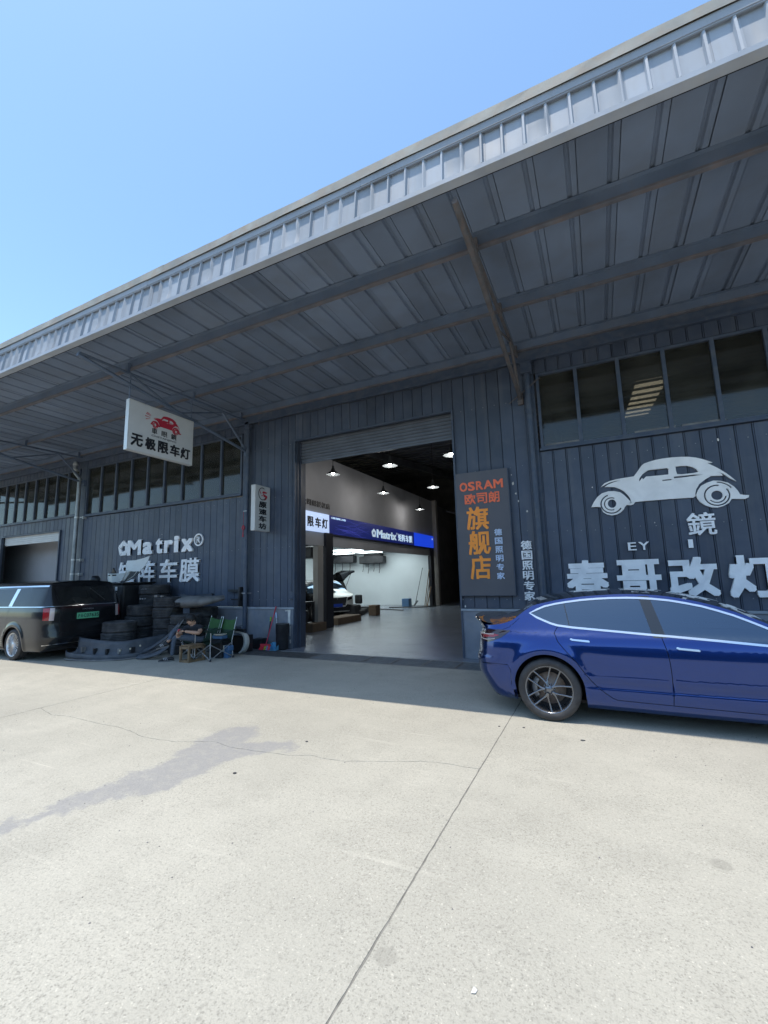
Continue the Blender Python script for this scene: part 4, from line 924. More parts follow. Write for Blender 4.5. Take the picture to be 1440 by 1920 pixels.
def seats(T,xs,y=.38,z=.28,m='black_plastic'):
    for x in xs:
        for sy in (-1,1):
            k=MB(); k.rbox(x,sy*y-.24,z,x+.5,sy*y+.24,z+.18,.05,3)
            rows=[]
            for t in (0,.25,.5,.75,1):
                xx=x+.05-.16*t; zz=z+.15+.52*t; w=.23-.05*t; rows.append([(xx,sy*y-w,zz),(xx+.03,sy*y-w*.6,zz),(xx+.03,sy*y+w*.6,zz),(xx,sy*y+w,zz),(xx-.10,sy*y+w*.7,zz),(xx-.10,sy*y-w*.7,zz)])
            k.grid(rows,closed=True); k.rbox(x-.22,sy*y-.12,z+.68,x-.12,sy*y+.12,z+.83,.04,3); obj('seat',k,m,T,local=True)
# ---- blue sedan
CS=CarSurf(SPLAN,sedan_inset)
sedan=thing('sedan','dark metallic blue fastback sedan parked in the canopy shade at the right','car',(-.6,6.12,0))
CHU=[(-.18,1.116),(-.10,1.155),(-.019,1.19),(.10,1.218),(.219,1.238),(.38,1.260),(.536,1.273),(.69,1.281),(.836,1.283),(.96,1.280),(1.078,1.272),(1.22,1.256),(1.358,1.23),(1.49,1.20),(1.611,1.161),(1.73,1.118),(1.838,1.068),(1.965,1.005),(2.08,.935),(2.16,.868)]
CHL=[(-.18,1.116),(-.10,1.072),(-.013,1.037),(.06,1.010),(.127,.993),(.28,.976),(.431,.966),(.715,.947),(1.011,.926),(1.2,.915),(1.542,.892),(1.858,.868),(2.08,.852),(2.16,.868)]
WIN=CHL+CHU[::-1][1:-1]
def shrink(pg,d):
    out=[];n=len(pg)
    for i in range(n):
        a=pg[i-1];b=pg[(i+1)%n];dx,dy=b[0]-a[0],b[1]-a[1];l=math.hypot(dx,dy) or 1; out.append((pg[i][0]-dy/l*d,pg[i][1]+dx/l*d))
    return out
WING=shrink(WIN,.012)
REARCUT=[(.127,.98),(.098,.93),(.094,.912),(.130,.83),(.186,.761),(.303,.627),(.37,.53),(.43,.447),(.49,.38),(.559,.326),(.61,.29),(.652,.273)]
MIDCUT=[(1.098,.912),(1.118,.83),(1.134,.763),(1.143,.66),(1.146,.583),(1.147,.379),(1.137,.265)]
FRONTCUT=[(2.11,.85),(2.22,.72),(2.30,.6),(2.31,.45),(2.26,.33),(2.20,.262)]
SILL=[(.652,.273),(.9,.268),(1.137,.265),(1.851,.257),(2.2,.262)]
LAMP=[(-1.10,.872),(-.985,.878),(-.75,.915),(-.55,.930),(-.395,.925),(-.491,.85),(-.60,.805),(-.674,.786),(-.80,.782),(-.90,.795),(-1.02,.83),(-1.15,.85)]
HAN=lambda x,z:[[(x,z+.006),(x+.02,z-.006),(x+.19,z-.018),(x+.195,z-.006),(x+.18,z+.002),(x+.035,z+.010),(x+.012,z+.018)]]
BP=[(.946,1.30),(1.046,1.30),(1.142,.90),(1.030,.90)]
cls=[('window_frame',ribbon(WIN,.020,True),'satin',.003),
 ('door_handle',HAN(.250,.852),'satin',.012),('door_handle',HAN(1.206,.806),'satin',.012),
 ('pillar',[BP],'black_glass',.001),('window_divider',ribbon([(.192,1.25),(.255,.96)],.010),'black_glass',.001),
 ('window',[WING],'car_glass',-.002),
 ('gap',ribbon(REARCUT,.0065)+ribbon(MIDCUT,.0065)+ribbon(FRONTCUT,.0065)+ribbon(SILL,.006)+ribbon([(-1.54,.60),(-1.0,.60),(-.80,.535),(-.43,.555),(-.395,.50),(-.40,.34)],.005)+ribbon([(-.50,.93),(-.42,.96),(-.37,1.0),(-.30,1.06)],.004),'black_matt',-.010),
 ('tail_lamp_glow',[[(-1.14,.845),(-1.09,.866),(-.99,.872),(-.96,.84),(-.99,.80),(-1.05,.815)]],'lamp_red',.003),('tail_lamp_stripe',[[(-.93,.845),(-.90,.862),(-.62,.885),(-.52,.872),(-.60,.845),(-.80,.825)]],'lamp_red',.003),('tail_lamp',[LAMP],'lamp_dark',.002),
 ('diffuser',[[(-1.55,.10),(-1.55,.36),(-1.2,.34),(-1.0,.30),(-.8,.22),(-.62,.19),(-.62,.10)]],'black_plastic',0),
 ('door',[REARCUT+[(1.137,.265)]+MIDCUT[::-1]+[(1.09,1.0),(.13,1.0)]],'blue_paint',0),
 ('door',[MIDCUT+[(2.2,.262)]+FRONTCUT[::-1]+[(2.11,1.0),(1.098,1.0)]],'blue_paint',0),
 ('headlamp',[[(3.35,.62),(3.30,.70),(2.95,.74),(3.0,.66)]],'headlamp',.002)]
top=lambda s:smooth_interp([(-1.6,1.00),(-1.15,1.005),(-.95,.985),(-.70,.972),(-.50,1.0),(-.37,1.05),(-.26,1.13),(-.14,1.20),(0,1.236),(.22,1.277),(.54,1.310),(.84,1.322),(1.08,1.312),(1.36,1.270),(1.61,1.203),(1.84,1.112),(1.97,1.048),(2.1,.975),(2.3,.925),(2.8,.85),(3.2,.78),(3.6,.70),(4.15,.60)],s)
bott=lambda s:smooth_interp([(-1.6,.22),(-.6,.17),(-.3,.17),(.3,.15),(2.4,.16),(3.1,.17),(4.2,.22)],s)
crn=lambda s:smooth_interp([(-1.6,0),(-1.1,.012),(-.8,.04),(-.5,.07),(-.2,.075),(.1,.06),(.5,.045),(.84,.04),(1.4,.045),(1.9,.07),(2.2,.06),(3.5,.05),(4.2,.02)],s)
car_body(sedan,CS,top,bott,[(0,.365),(2.78,.365)],cls,crn,[(-9,'blue_paint'),(-.42,'black_glass'),(2.12,'blue_paint')])
for o in sedan.children:
    if o.name.startswith('upper_panel'): o.name='bonnet_and_boot'
wheel(sedan,0,-.80,-1,'twin',.325,.215); wheel(sedan,0,.80,1,'twin',.325,.215); wheel(sedan,2.78,-.80,-1,'twin',.325,.215); wheel(sedan,2.78,.80,1,'twin',.325,.215)
liners(sedan,[(0,1),(2.78,1)],.88,.385)
m=MB(); m.box(-.55,-.70,.17,3.0,.70,.20); obj('underbody',m,'black_matt',sedan,local=True)
seats(sedan,(.35,1.35)); m=MB(); m.rbox(1.75,-.7,.55,2.15,.7,.86,.08,3); obj('dashboard',m,'black_plastic',sedan,local=True)
m=MB(); m.tube([(1.62,-.38,.88),(1.60,-.56,.78)],.01,6); m.lathe([(.17,-.01),(.185,0),(.17,.01),(.155,0),(.17,-.01)],24,o=(1.62,.38,.80),axis='x'); obj('steering_wheel',m,'black_plastic',sedan,local=True)
for g in (-1,1):
    m=MB(); m.rbox(1.98,g*.90-.10 if g>0 else -1.0,.86,2.10,g*.90+.10 if g>0 else -.80,1.0,.04,3); obj('mirror',m,'blue_paint',sedan,local=True)
# boot lip spoiler
rows=[]
for j in range(21):
    t=-1+2*j/20; y=t*.66; x=-.90+.17*abs(t)**2.6; z=1.035-.035*t*t; rows.append([(x+.16,y,z-.024),(x+.06,y,z-.006),(x-.035,y,z+.022),(x-.038,y,z+.014),(x+.0,y,z-.02),(x+.02,y,z-.06)])
m=MB(); m.grid(rows); obj('boot_spoiler',m,'black_glass',sedan,local=True)
# lamp detail: dark housing around and clear lens stripe
m=MB()
for g in (-1,1):
    P=[]
    for s_,z_ in ((-1.02,.86),(-.9,.862),(-.8,.868),(-.7,.872),(-.6,.878)):
        p=CS.P(s_,z_);n=CS.N(s_,z_); P.append((p[0]+n[0]*.004,(p[1]+n[1]*.004)*g,p[2]))
    m.tube(P,.008,6)
    P=[]
    for s_,z_ in ((-1.0,.835),(-.9,.815),(-.8,.808),(-.7,.812),(-.58,.83)):
        p=CS.P(s_,z_);n=CS.N(s_,z_); P.append((p[0]+n[0]*.004,(p[1]+n[1]*.004)*g,p[2]))
    m.tube(P,.006,6)
obj('lamp_trim',m,'lamp_clear',sedan,local=True)
# ---- black people carrier
VPLAN=[(-1.12,0),(-1.12,.35),(-1.09,.66),(-1.02,.80),(-.88,.87),(-.5,.895),(0,.90),(1,.90),(2.2,.90),(2.9,.88),(3.3,.80),(3.6,.58),(3.72,.28),(3.75,0)]
def van_inset(s,z):
    I=smooth_interp([(.14,.12),(.22,.05),(.35,.015),(.5,0),(.85,0),(1.0,.008),(1.1,.025),(1.2,.05),(1.35,.095),(1.5,.145),(1.57,.175),(1.63,.24),(1.68,.36)],z)
    for ax in (0,2.8):
        d=math.hypot(s-ax,z-.33); I-=.02*math.exp(-((d-.41)/.05)**2)
    if s<-.95: I+=min(1,(-.95-s)/.3)*smooth_interp([(.2,.06),(.32,.0),(.45,-.03),(.6,-.01),(.8,.02),(1.1,.0),(1.2,.0),(1.6,.02),(1.7,.0)],z)
    return I
VS=CarSurf(VPLAN,van_inset)
van=thing('people_carrier','dusty black people carrier with green number plate parked at the far left','van',(-11.6,6.17,0),math.pi)
sc_=VS.smin
QW=[(.13,1.52),(.19,1.14),(-.90,1.145),(-.97,1.19),(-.99,1.48),(-.93,1.53)]
SW=[(.30,1.52),(.36,1.14),(1.50,1.12),(1.45,1.50)]
FW=[(1.56,1.50),(1.60,1.12),(2.75,1.07),(2.3,1.38),(2.1,1.47)]
RG=[(sc_-.01,1.17),(sc_-.01,1.545),(-1.45,1.54),(-1.30,1.50),(-1.28,1.20),(-1.36,1.17)]
vcl=[('chrome_trim',ribbon([(-.92,1.565),(.3,1.57),(2.0,1.55),(2.5,1.36),(2.9,1.08)],.030),'chrome',.004),
 ('chrome_trim',ribbon([(2.9,1.08),(1.6,1.115),(.2,1.125),(-.9,1.13),(-1.30,1.13),(sc_,1.135)],.014),'chrome',.004),
 ('pillar',[[(.145,1.52),(.205,1.14),(.345,1.14),(.285,1.52)]],'satin',-.001),
 ('window',[QW,SW,FW],'van_glass',-.002),('rear_window',[RG],'van_glass',-.002),
 ('chrome_trim',ribbon([(-1.00,.335),(-1.3,.345),(sc_,.345)],.012),'chrome',.003),
 ('light_bar',[[(sc_-.01,1.075),(sc_-.01,1.115),(-1.28,1.112),(-1.28,1.075)]],'lamp_dark',.002),
 ('tail_lamp',[[(-.97,1.10),(-.99,.85),(-1.10,.84),(-1.11,1.10)]],'lamp_red',.004),('tail_lamp',[[(-1.11,1.10),(-1.10,.84),(-1.19,.84),(-1.20,1.10)]],'lamp_clear',.003),
 ('gap',ribbon([(.27,1.12),(.30,.9),(.33,.45),(.36,.25)],.006)+ribbon([(1.53,1.1),(1.52,.3)],.006)+ribbon([(-1.15,1.6),(-1.30,1.16),(-1.30,.6),(-1.45,.55),(sc_,.55)],.005)+ribbon([(.36,.25),(2.4,.25)],.005),'black_matt',-.008),
 ('door',[[(.36,.25),(.33,.45),(.30,.9),(.27,1.12),(1.53,1.1),(1.52,.25)]],'black_paint',0),('door',[[(1.52,.25),(1.53,1.1),(2.5,1.07),(2.45,.5),(2.3,.25)]],'black_paint',0)]
vtop=lambda s:smooth_interp([(-2,1.615),(-1.2,1.62),(-.9,1.632),(0,1.645),(1.2,1.645),(2.0,1.60),(2.4,1.44),(2.8,1.16),(3.0,1.04),(3.6,.92),(4.3,.85)],s)
vb=lambda s:smooth_interp([(-2,.30),(-1.2,.27),(-.9,.21),(-.5,.19),(3,.18),(4.4,.2)],s)
car_body(van,VS,vtop,vb,[(0,.375),(2.8,.375)],vcl,lambda s:smooth_interp([(-2,0),(-1.4,.02),(-.8,.05),(2,.05),(3,.04),(4.4,.0)],s),[(-9,'black_paint'),(2.15,'van_glass'),(2.9,'black_paint')])
for a in (0,2.8):
    for g in (-1,1): wheel(van,a,g*.785,g,'multi',.33,.21,'rim_silver')
liners(van,[(0,1),(2.8,1)],.87,.385)
m=MB(); m.box(-.95,-.8,.2,3.4,.8,.26); obj('underbody',m,'black_matt',van,local=True); seats(van,(-.6,.6,1.8),.36,.6)
m=MB(); m.box(-.92,-.8,.26,2.2,.8,.5); obj('cabin_floor',m,'black_matt',van,local=True)
# number plate (rear face: local -x; world +x)
pt_=thing if 0 else None
m=MB(); m.box(-1.142,-.235,.835,-1.125,.235,.965); pl=obj('number_plate',m,'plate_green',van,local=True)
fp=lambda u,v,d:(-1.142-d,-u,v)
m=MB(); 
for ch,(a,b) in zip('沪AC07635',((-.215,-.155),(-.145,-.09),(-.055,-.01),(.0,.045),(.055,.10),(.11,.155),(.165,.205),(.175,.215))): pass
xs_=[-.2,-.14,-.07,-.015,.04,.095,.15,.205]
for ch,x in zip('沪AC07635',xs_): put_text(m,ch,(x-.023,.86,x+.023,.94),fp,.0005,.002,.02)
m.box(-1.1435,.098,.895,-1.142,.112,.905); obj('plate_text',m,'ink',pl,local=True)
m=MB(); put_text(m,'DENZA',(-.12,1.03,.12,1.055),lambda u,v,d:(-1.125-d,-u,v),.0,.003,.02); obj('badge',m,'chrome',van,local=True)
m=MB(); m.tube([(-1.14,.0,1.50),(-1.15,-.35,1.22)],.008,6); obj('wiper',m,'black_plastic',van,local=True)
# ---- simpler cars inside
SP=[(-.95,0),(-.94,.4),(-.85,.72),(-.5,.84),(0,.86),(1,.87),(2,.87),(2.75,.86),(3.2,.78),(3.45,.55),(3.53,.25),(3.55,0)]
def suv_inset(s,z):
    I=smooth_interp([(.14,.10),(.25,.04),(.4,.01),(.6,0),(.85,.0),(1.0,.04),(1.2,.12),(1.4,.22),(1.5,.32)],z)
    for ax in (0,2.7): I-=.02*math.exp(-((math.hypot(s-ax,z-.33)-.41)/.06)**2)
    return I
SS=CarSurf(SP,suv_inset)
def suv(name,label,loc,rz,paint,tail_open=False):
    T=thing(name,label,'car',loc,rz); e=SS.smax; b=SS.smin
    win=[(-.45,1.02),(-.35,1.30),(.2,1.38),(1.1,1.38),(1.5,1.30),(2.05,1.02)]
    cl=[('pillar',ribbon([(.35,1.0),(.35,1.42)],.04)+ribbon([(1.05,1.0),(1.0,1.42)],.05),'black_plastic',0),('window',[win],'car_glass',-.002),
     ('grille',[[(e-.36,.46),(e-.44,.82),(e-.01,.84),(e+.01,.46)]],'black_plastic',.006),('grille',[[(e-.65,.24),(e-.70,.46),(e-.45,.50),(e-.35,.40),(e+.01,.38),(e+.01,.24)]],'black_matt',.004),
     ('headlamp',[[(e-.44,.64),(e-.46,.76),(e-.95,.80),(e-.85,.70)]],'lamp_dark',.004),
     ('gap',ribbon([(1.05,1.0),(1.08,.3)],.008)+ribbon([(2.1,1.0),(2.2,.3)],.008)+ribbon([(.3,1.0),(.35,.5),(.5,.3)],.008),'black_matt',-.01),
     ('tail_lamp',[[(b+.62,.82),(b+.60,.97),(b+.25,.95),(b+.25,.85)]],'lamp_red',.004)]
    if tail_open: cl.append(('opening',[[(b-.01,.62),(b-.01,1.46),(b+.62,1.40),(b+.60,1.0),(b+.5,.62)]],'black_matt',-.03))
    tp=lambda s:smooth_interp([(-2,1.38),(-.9,1.41),(0,1.46),(1,1.46),(1.5,1.38),(2.1,1.05),(2.35,.97),(3.0,.90),(3.6,.80),(4.6,.74)],s)
    car_body(T,SS,tp,lambda s:.2,[(0,.375),(2.7,.375)],cl,lambda s:smooth_interp([(-2,0),(-1,.03),(0,.05),(2,.06),(3,.05),(4.6,.0)],s),[(-9,paint),(1.45,'car_glass'),(2.15,paint)],step=.09)
    for a in (0,2.7):
        for g in (-1,1): wheel(T,a,g*.76,g,'multi',.33,.2)
    liners(T,[(0,1),(2.7,1)],.83,.385); m=MB(); m.box(-.8,-.7,.2,3.2,.7,.26); obj('underbody',m,'black_matt',T,local=True); seats(T,(.3,1.2))
    return T
ws=suv('white_suv','white car with dark grille and blue plate facing out of the film bay',(-12.35,17.9,0),R(-42),'white_paint')
m=MB(); m.box(3.565,-.22,.40,3.58,.22,.53); obj('number_plate',m,'plate_blue',ws,local=True)
dk=suv('dark_hatchback','dark car with its tailgate raised behind the white car',(-13.0,19.7,0),R(168),'black_paint',True)
m=MB(); rows=[]
for t in (0,.25,.5,.75,1):
    x=-.60-.95*t; z=1.44+.50*math.sin(t*1.45); rows.append([(x,-.62+.08*t,z-.05),(x,-.5,z),(x,.5,z),(x,.62-.08*t,z-.05)])
m.grid(rows); m.grid([[(a,b,c-.04) for a,b,c in r0] for r0 in rows]); obj('tailgate',m,'black_paint',dk,local=True)
m=MB(); 
for g in (-1,1): m.tube([(-.85,g*.6,1.1),(-1.25,g*.56,1.78)],.012,6)
obj('gas_strut',m,'black_matt',dk,local=True)
lv=suv('grey_car','dark grey car seen between the entrance jamb and the beige post',(-10.6,13.8,0),R(100),'black_paint')
# ------------------------------------------------------------ tyres
def tyre_mesh(r,w,rim=.25,seed=0):
    m=MB(); h=w/2
    pr=[(rim,-h*.72),(rim+.01,-h*.86),(rim+.03,-h),(r*.86,-h*1.02),(r*.94,-h*.95),(r*.985,-h*.75),(r,-h*.62)]
    for g in (-.45,-.15,.15,.45): pr+=[(r,h*(g-.05)),(r-.010,h*(g-.04)),(r-.010,h*(g+.04)),(r,h*(g+.05))]
    pr+=[(r,h*.62),(r*.985,h*.75),(r*.94,h*.95),(r*.86,h*1.02),(rim+.03,h),(rim+.01,h*.86),(rim,h*.72),(rim+.02,0),(rim,-h*.72)]
    m.lathe([(a,b+h*1.02) for a,b in pr],40)
    for k in range(40):   # shoulder blocks
        a=2*math.pi*k/40
        for sg in (-1,1):
            z=h*1.02+sg*h*.72; m.bar(((r-.012)*math.cos(a),(r-.012)*math.sin(a),z),((r+.003)*math.cos(a),(r+.003)*math.sin(a),z),.03,h*.22)
    return m
rt=random.Random(21)
def stack(x,y,n,r,w,desc,z0=0,rim=.25,m='rubber',x_of=.025):
    z=z0; names=['bottom','second','third','fourth','fifth','sixth','seventh']; proto=None
    for i in range(n):
        if proto is None: proto=obj('tyre',tyre_mesh(r,w,rim),m); o=proto
        else: o=proto.copy(); COL.objects.link(o)
        o.location=(x+rt.uniform(-x_of,x_of),y+rt.uniform(-x_of,x_of)*.6,z); o.rotation_euler=(0,0,rt.uniform(0,6)); z+=w*1.02
        pos='topmost' if i==n-1 else names[i]+' from the ground'
        o['label']='used black tyre, %s in the %s'%(pos,desc); o['category']='tyre'; o['group']='stacked used tyres'
    return z
stack(-10.17,6.72,3,.355,.235,'front left stack nearest the van',m='rubber_dusty')
stack(-10.42,7.45,4,.36,.255,'second stack behind the front left one')
zt=stack(-10.78,8.06,6,.375,.25,'tallest back stack at the wall',rim=.24)
stack(-9.52,7.5,5,.34,.242,'middle stack right of the tallest one')
stack(-8.62,7.25,4,.335,.208,'low stack just behind the seated man')
zf=stack(-8.95,8.05,4,.33,.235,'dark stack under the grey bumper cover')
# chalk numbers on the tallest stack
m=MB()
for zz,tx in ((1.41,'245 45 18'),(1.155,'245 45 17')):
    def fc(u,v,d,zz=zz):
        a=R(-78)+(u)/.375; rr_=.379+d; return (-10.78+rr_*math.cos(a),8.06+rr_*math.sin(a),v)
    put_text(m,tx,(-.19,zz-.0,.05,zz+.035),fc,.0,.002,.0)
t=obj('chalk_writing',m,'white_stripe'); 
top_t=[o for o in bpy.data.objects if o.name.startswith('tyre') and 'topmost in the tallest' in o.get('label','')][0]
o_=top_t.matrix_basis.copy(); bpy.context.view_layer.update(); t.parent=top_t; t.matrix_parent_inverse=top_t.matrix_world.inverted()
# ------------------------------------------------------------ bumpers and body panels
def sweep(path,prof,th=.006,frame=None):
    """path: 3D points; prof: (outward,up) section; outward = left normal in plan; scale optional"""
    m=MB(); P=[Vector(p[:3]) for p in path]; rows=[]
    for side in (0,1):
        rr=[]
        for i,p in enumerate(P):
            d=(P[min(i+1,len(P)-1)]-P[max(i-1,0)]); d.z=0; d.normalize(); n=Vector((d.y,-d.x,0)); sc=path[i][3] if len(path[i])>3 else 1
            rr.append([tuple(p+n*(a*sc-(th if side else 0))+Vector((0,0,b*sc))) for a,b in prof])
        m.grid(rr); rows.append(rr)
    a,b=rows
    for k in (0,-1): m.grid([[r0[k] for r0 in a],[r0[k] for r0 in b]],smooth=False)
    for k in (0,-1): m.grid([a[k],b[k]],smooth=False)
    return m
def arc(pts,k=6): return catmull(pts,k)
bt=thing('front_bumper','large dusty grey car bumper lying curved on the ground before the tyres','car bumper',(-9.5,6.1,0))
pth=arc([(-10.42,5.78,.10,.92),(-10.30,5.74,.06,1.0),(-9.95,5.80,.03,1),(-9.55,5.92,.01,.95),(-9.18,6.12,.01,.9),(-8.98,6.45,.02,.95),(-8.88,6.85,.06,.9),(-8.84,7.15,.12,.8)])
obj('shell',sweep(pth,[(.0,.0),(.04,.004),(.048,.02),(.045,.10),(.036,.112),(.028,.10),(.024,.035),(-.06,.045),(-.14,.07),(-.18,.16),(-.185,.30),(-.20,.38),(-.215,.375)]),'grey_bumper',bt)
p2=arc([(-10.30,5.86,.10),(-9.9,5.96,.06),(-9.5,6.1,.04),(-9.2,6.3,.05),(-9.05,6.6,.08)])
obj('inner_bracket',sweep(p2,[(-.09,.10),(-.08,.14),(-.085,.15),(-.12,.15)]),'black_plastic',bt)
for k,i in enumerate(range(3,len(p2)-2,4)):
    m=MB(); x_,y_,z_=p2[i][:3]; m.box(x_-.03,y_-.02,z_+.06,x_+.03,y_+.07,z_+.17); obj('mounting_tab',m,'trim_grey' if k%3==0 else 'black_plastic',bt)
obj('lower_lip',sweep([(x,y,z*.3,s) for x,y,z,s in arc([(-10.36,5.70,.03,1),(-9.95,5.74,.01,1),(-9.5,5.87,.0,1),(-9.1,6.1,.0,1),(-8.92,6.5,.02,1)])],[(0,.0),(.035,.008),(.035,.02),(0,.03)]),'trim_grey',bt)
m=MB(); 
for x,y,z in ((-9.16,6.10,.20),(-9.05,6.25,.22),(-8.98,6.42,.26)): m.lathe([(0,.02),(.018,.018),(.022,0)],10,o=(x+.03,y-.03,z),axis='y')
obj('clip',m,'cream',bt)
labs=['long dark bumper strip nearest the man in the leaning pile','dark bumper skin in the middle of the leaning pile','black trim arch at the back of the leaning pile','flat black splash guard low in the leaning pile']
for i,(pa,mm) in enumerate((([(-9.15,6.55,.04),(-8.85,6.6,.16),(-8.5,6.68,.38),(-8.30,6.8,.62)],'grey_bumper'),([(-9.1,6.8,.10),(-8.8,6.85,.26),(-8.55,6.9,.45),(-8.38,7.0,.72)],'trim_grey'),([(-9.0,6.4,.0),(-8.7,6.42,.08),(-8.4,6.5,.22),(-8.25,6.6,.42)],'black_plastic'),([(-8.9,6.3,.0),(-8.6,6.3,.03),(-8.35,6.38,.10),(-8.2,6.5,.22)],'grey_bumper'))):
    mb=sweep(arc(pa),[(0,.0),(.018,.004),(.022,.012),(.012,.05),(.0,.055),(-.03,.09),(-.06,.092)]); solo('bumper_strip',mb,mm,labs[i],'car part','leaning pile of bumper strips')
# grey bumper cover on the stack
t=thing('bumper_cover','grey crumpled bumper cover with mesh grille resting on the rear tyre stack','car part',(-8.8,7.9,zf))
pc=arc([(-9.22,7.55,zf+.08,.7),(-9.12,7.38,zf+.04,1.0),(-8.80,7.36,zf+.0,1.3),(-8.40,7.58,zf+.05,1.0),(-8.15,7.95,zf+.16,.55)])
obj('shell',sweep(pc,[(-.22,.0),(-.04,.01),(.02,.06),(.03,.12),(-.01,.17),(-.12,.22),(-.3,.20)]),'trim_grey',t)
obj('inner_liner',sweep(arc([(-9.3,7.55,zf+.06,1),(-8.9,7.55,zf+.03,1),(-8.4,7.75,zf+.06,1)]),[(-.1,.05),(.0,.14),(-.1,.27),(-.25,.22)]),'grey_bumper',t)
m=MB()
for i in range(5):
    for j in range(3): x=-9.13+.05*i; m.box(x,7.275+.003*i,zf+.05+.035*j,x+.038,7.30,zf+.075+.035*j)
obj('mesh_grille',m,'black_matt',t)
m=MB(); m.box(-8.30,8.30,1.10,-8.0,8.44,1.13); m.box(-8.04,8.28,.95,-8.0,8.44,1.42); m.box(-8.5,8.40,1.30,-8.0,8.44,1.36); solo('wall_bracket',m,'black_plastic','black metal bracket fixed to the wall behind the bumper cover','bracket')
# cabinet behind the van with white panels on it
t=thing('black_cabinet','tall black bin cabinet between the van and the tallest tyre stack','cabinet',(-11.9,7.85,0))
m=MB(); m.rbox(-12.55,7.45,0,-11.22,8.35,1.56,.05,3); obj('carcass',m,'black_plastic',t); m=MB(); m.rbox(-12.58,7.42,1.56,-11.19,8.38,1.61,.03,2); obj('lid',m,'black_matt',t)
m=MB(); m.rbox(-11.62,7.43,.2,-11.28,7.45,1.3,.005,2); obj('door',m,'tyre_black',t); m=MB(); m.box(-11.5,7.425,1.40,-11.45,7.449,1.50); m.box(-11.5,7.425,1.33,-11.47,7.449,1.36); obj('sticker',m,'white_stripe',t)
def bent(poly,y0,depth,fn): 
    return fn
t=thing('white_bumper','white front bumper with black top insert lying on the black cabinet','car bumper',(-11.9,7.7,1.61))
WB=[(-12.4,1.91),(-12.28,1.87),(-12.08,1.86),(-11.7,1.85),(-11.48,1.86),(-11.32,1.93),(-11.27,1.90),(-11.38,1.74),(-11.54,1.635),(-11.81,1.62),(-11.98,1.63),(-12.2,1.73)]
fb=lambda u,v,d:(u,7.52+.9*abs(u+11.85)**2+d,v)
m=MB(); m.prism(WB,0,.02,fb,holes=[[(-12.04,1.79),(-11.90,1.79),(-11.90,1.825),(-12.04,1.825)],[(-11.84,1.79),(-11.68,1.79),(-11.68,1.825),(-11.84,1.825)]]); obj('shell',m,'white_paint',t)
m=MB(); m.prism([(-12.5,2.02),(-12.0,2.01),(-11.83,1.86),(-12.24,1.86),(-12.45,1.91)],.10,.13,fb); obj('insert',m,'black_plastic',t)
m=MB(); m.box(-12.05,7.56,1.78,-11.67,7.60,1.84); obj('grille_backing',m,'black_matt',t)
for x in (-12.0,-11.86,-11.74,-11.62): pass
t=thing('white_wing','cream white car wing panel standing upright on the black cabinet','car part',(-11.1,7.7,1.61))
HD=[(-11.47,2.19),(-11.15,2.19),(-10.94,2.23),(-10.74,2.29),(-10.76,2.15),(-10.82,2.02),(-10.93,1.89),(-11.12,1.89),(-11.27,1.90),(-11.35,1.87),(-11.43,1.94),(-11.48,2.1)]
fh=lambda u,v,d:(u,7.62+.25*(u+11.4)**2+.18*(v-1.6)**2+d,v)
m=MB(); m.prism(HD,0,.012,fh); obj('panel',m,'white_paint',t)
m=MB(); m.prism([(-11.27,1.90),(-10.95,1.885),(-11.09,1.76),(-11.31,1.66),(-11.52,1.61),(-11.4,1.74)],.03,.05,fh); obj('wheel_arch',m,'black_plastic',t)
m=MB(); m.tube([(-11.34,7.60,1.93),(-11.40,7.60,1.80),(-11.52,7.60,1.66),(-11.7,7.58,1.615)],.012,6); m.tube([(-10.95,7.62,1.885),(-11.09,7.62,1.76),(-11.31,7.6,1.66)],.006,6); obj('edge',m,'white_paint',t)
m=MB(); m.lathe([(0,0),(.12,.02),(.13,.12),(.08,.2),(0,.21)],14,o=(-12.60,7.55,1.61)); solo('round_part',m,'black_plastic','small dark round part beside the white bumper on the cabinet','car part')
# white bumper end beside the pipe
t=thing('white_bumper','white bumper standing on end with its hollow side showing left of the blue downpipe','car bumper',(-7.3,7.6,0))
def hb(t_): return t_
rows=[];rows2=[]
for x,z in catmull([(-7.62,.47),(-7.4,.475),(-7.2,.46),(-7.09,.40),(-7.05,.28),(-7.07,.16),(-7.14,.05),(-7.22,.0)],5): rows.append([(x,7.5,z),(x+.01,7.53,z),(x+.005,7.58,z-.01),(x-.01,7.64,z-.02)]); 
cx,cz=-7.4,.2
rows2=[[(p[0]+(cx-p[0])*.16,p[1]+.01,p[2]+(cz-p[2])*.12) for p in r0] for r0 in rows]
m=MB(); m.grid(rows); m.grid([[r0[0] for r0 in rows],[r0[0] for r0 in rows2]]); m.grid(rows2); obj('shell',m,'white_paint',t)
m=MB(); m.box(-7.62,7.56,.42,-7.15,7.62,.46); m.box(-7.40,7.52,.475,-7.12,7.60,.52); m.box(-7.58,7.6,.0,-7.2,7.9,.36); obj('inner_foam',m,'black_plastic',t)
m=MB(); m.rbox(-7.5,7.55,.485,-7.3,7.65,.56,.02,2); m.bar((-7.42,7.6,.56),(-7.2,7.6,.60),.012); obj('clip',m,'grey_bumper',t)
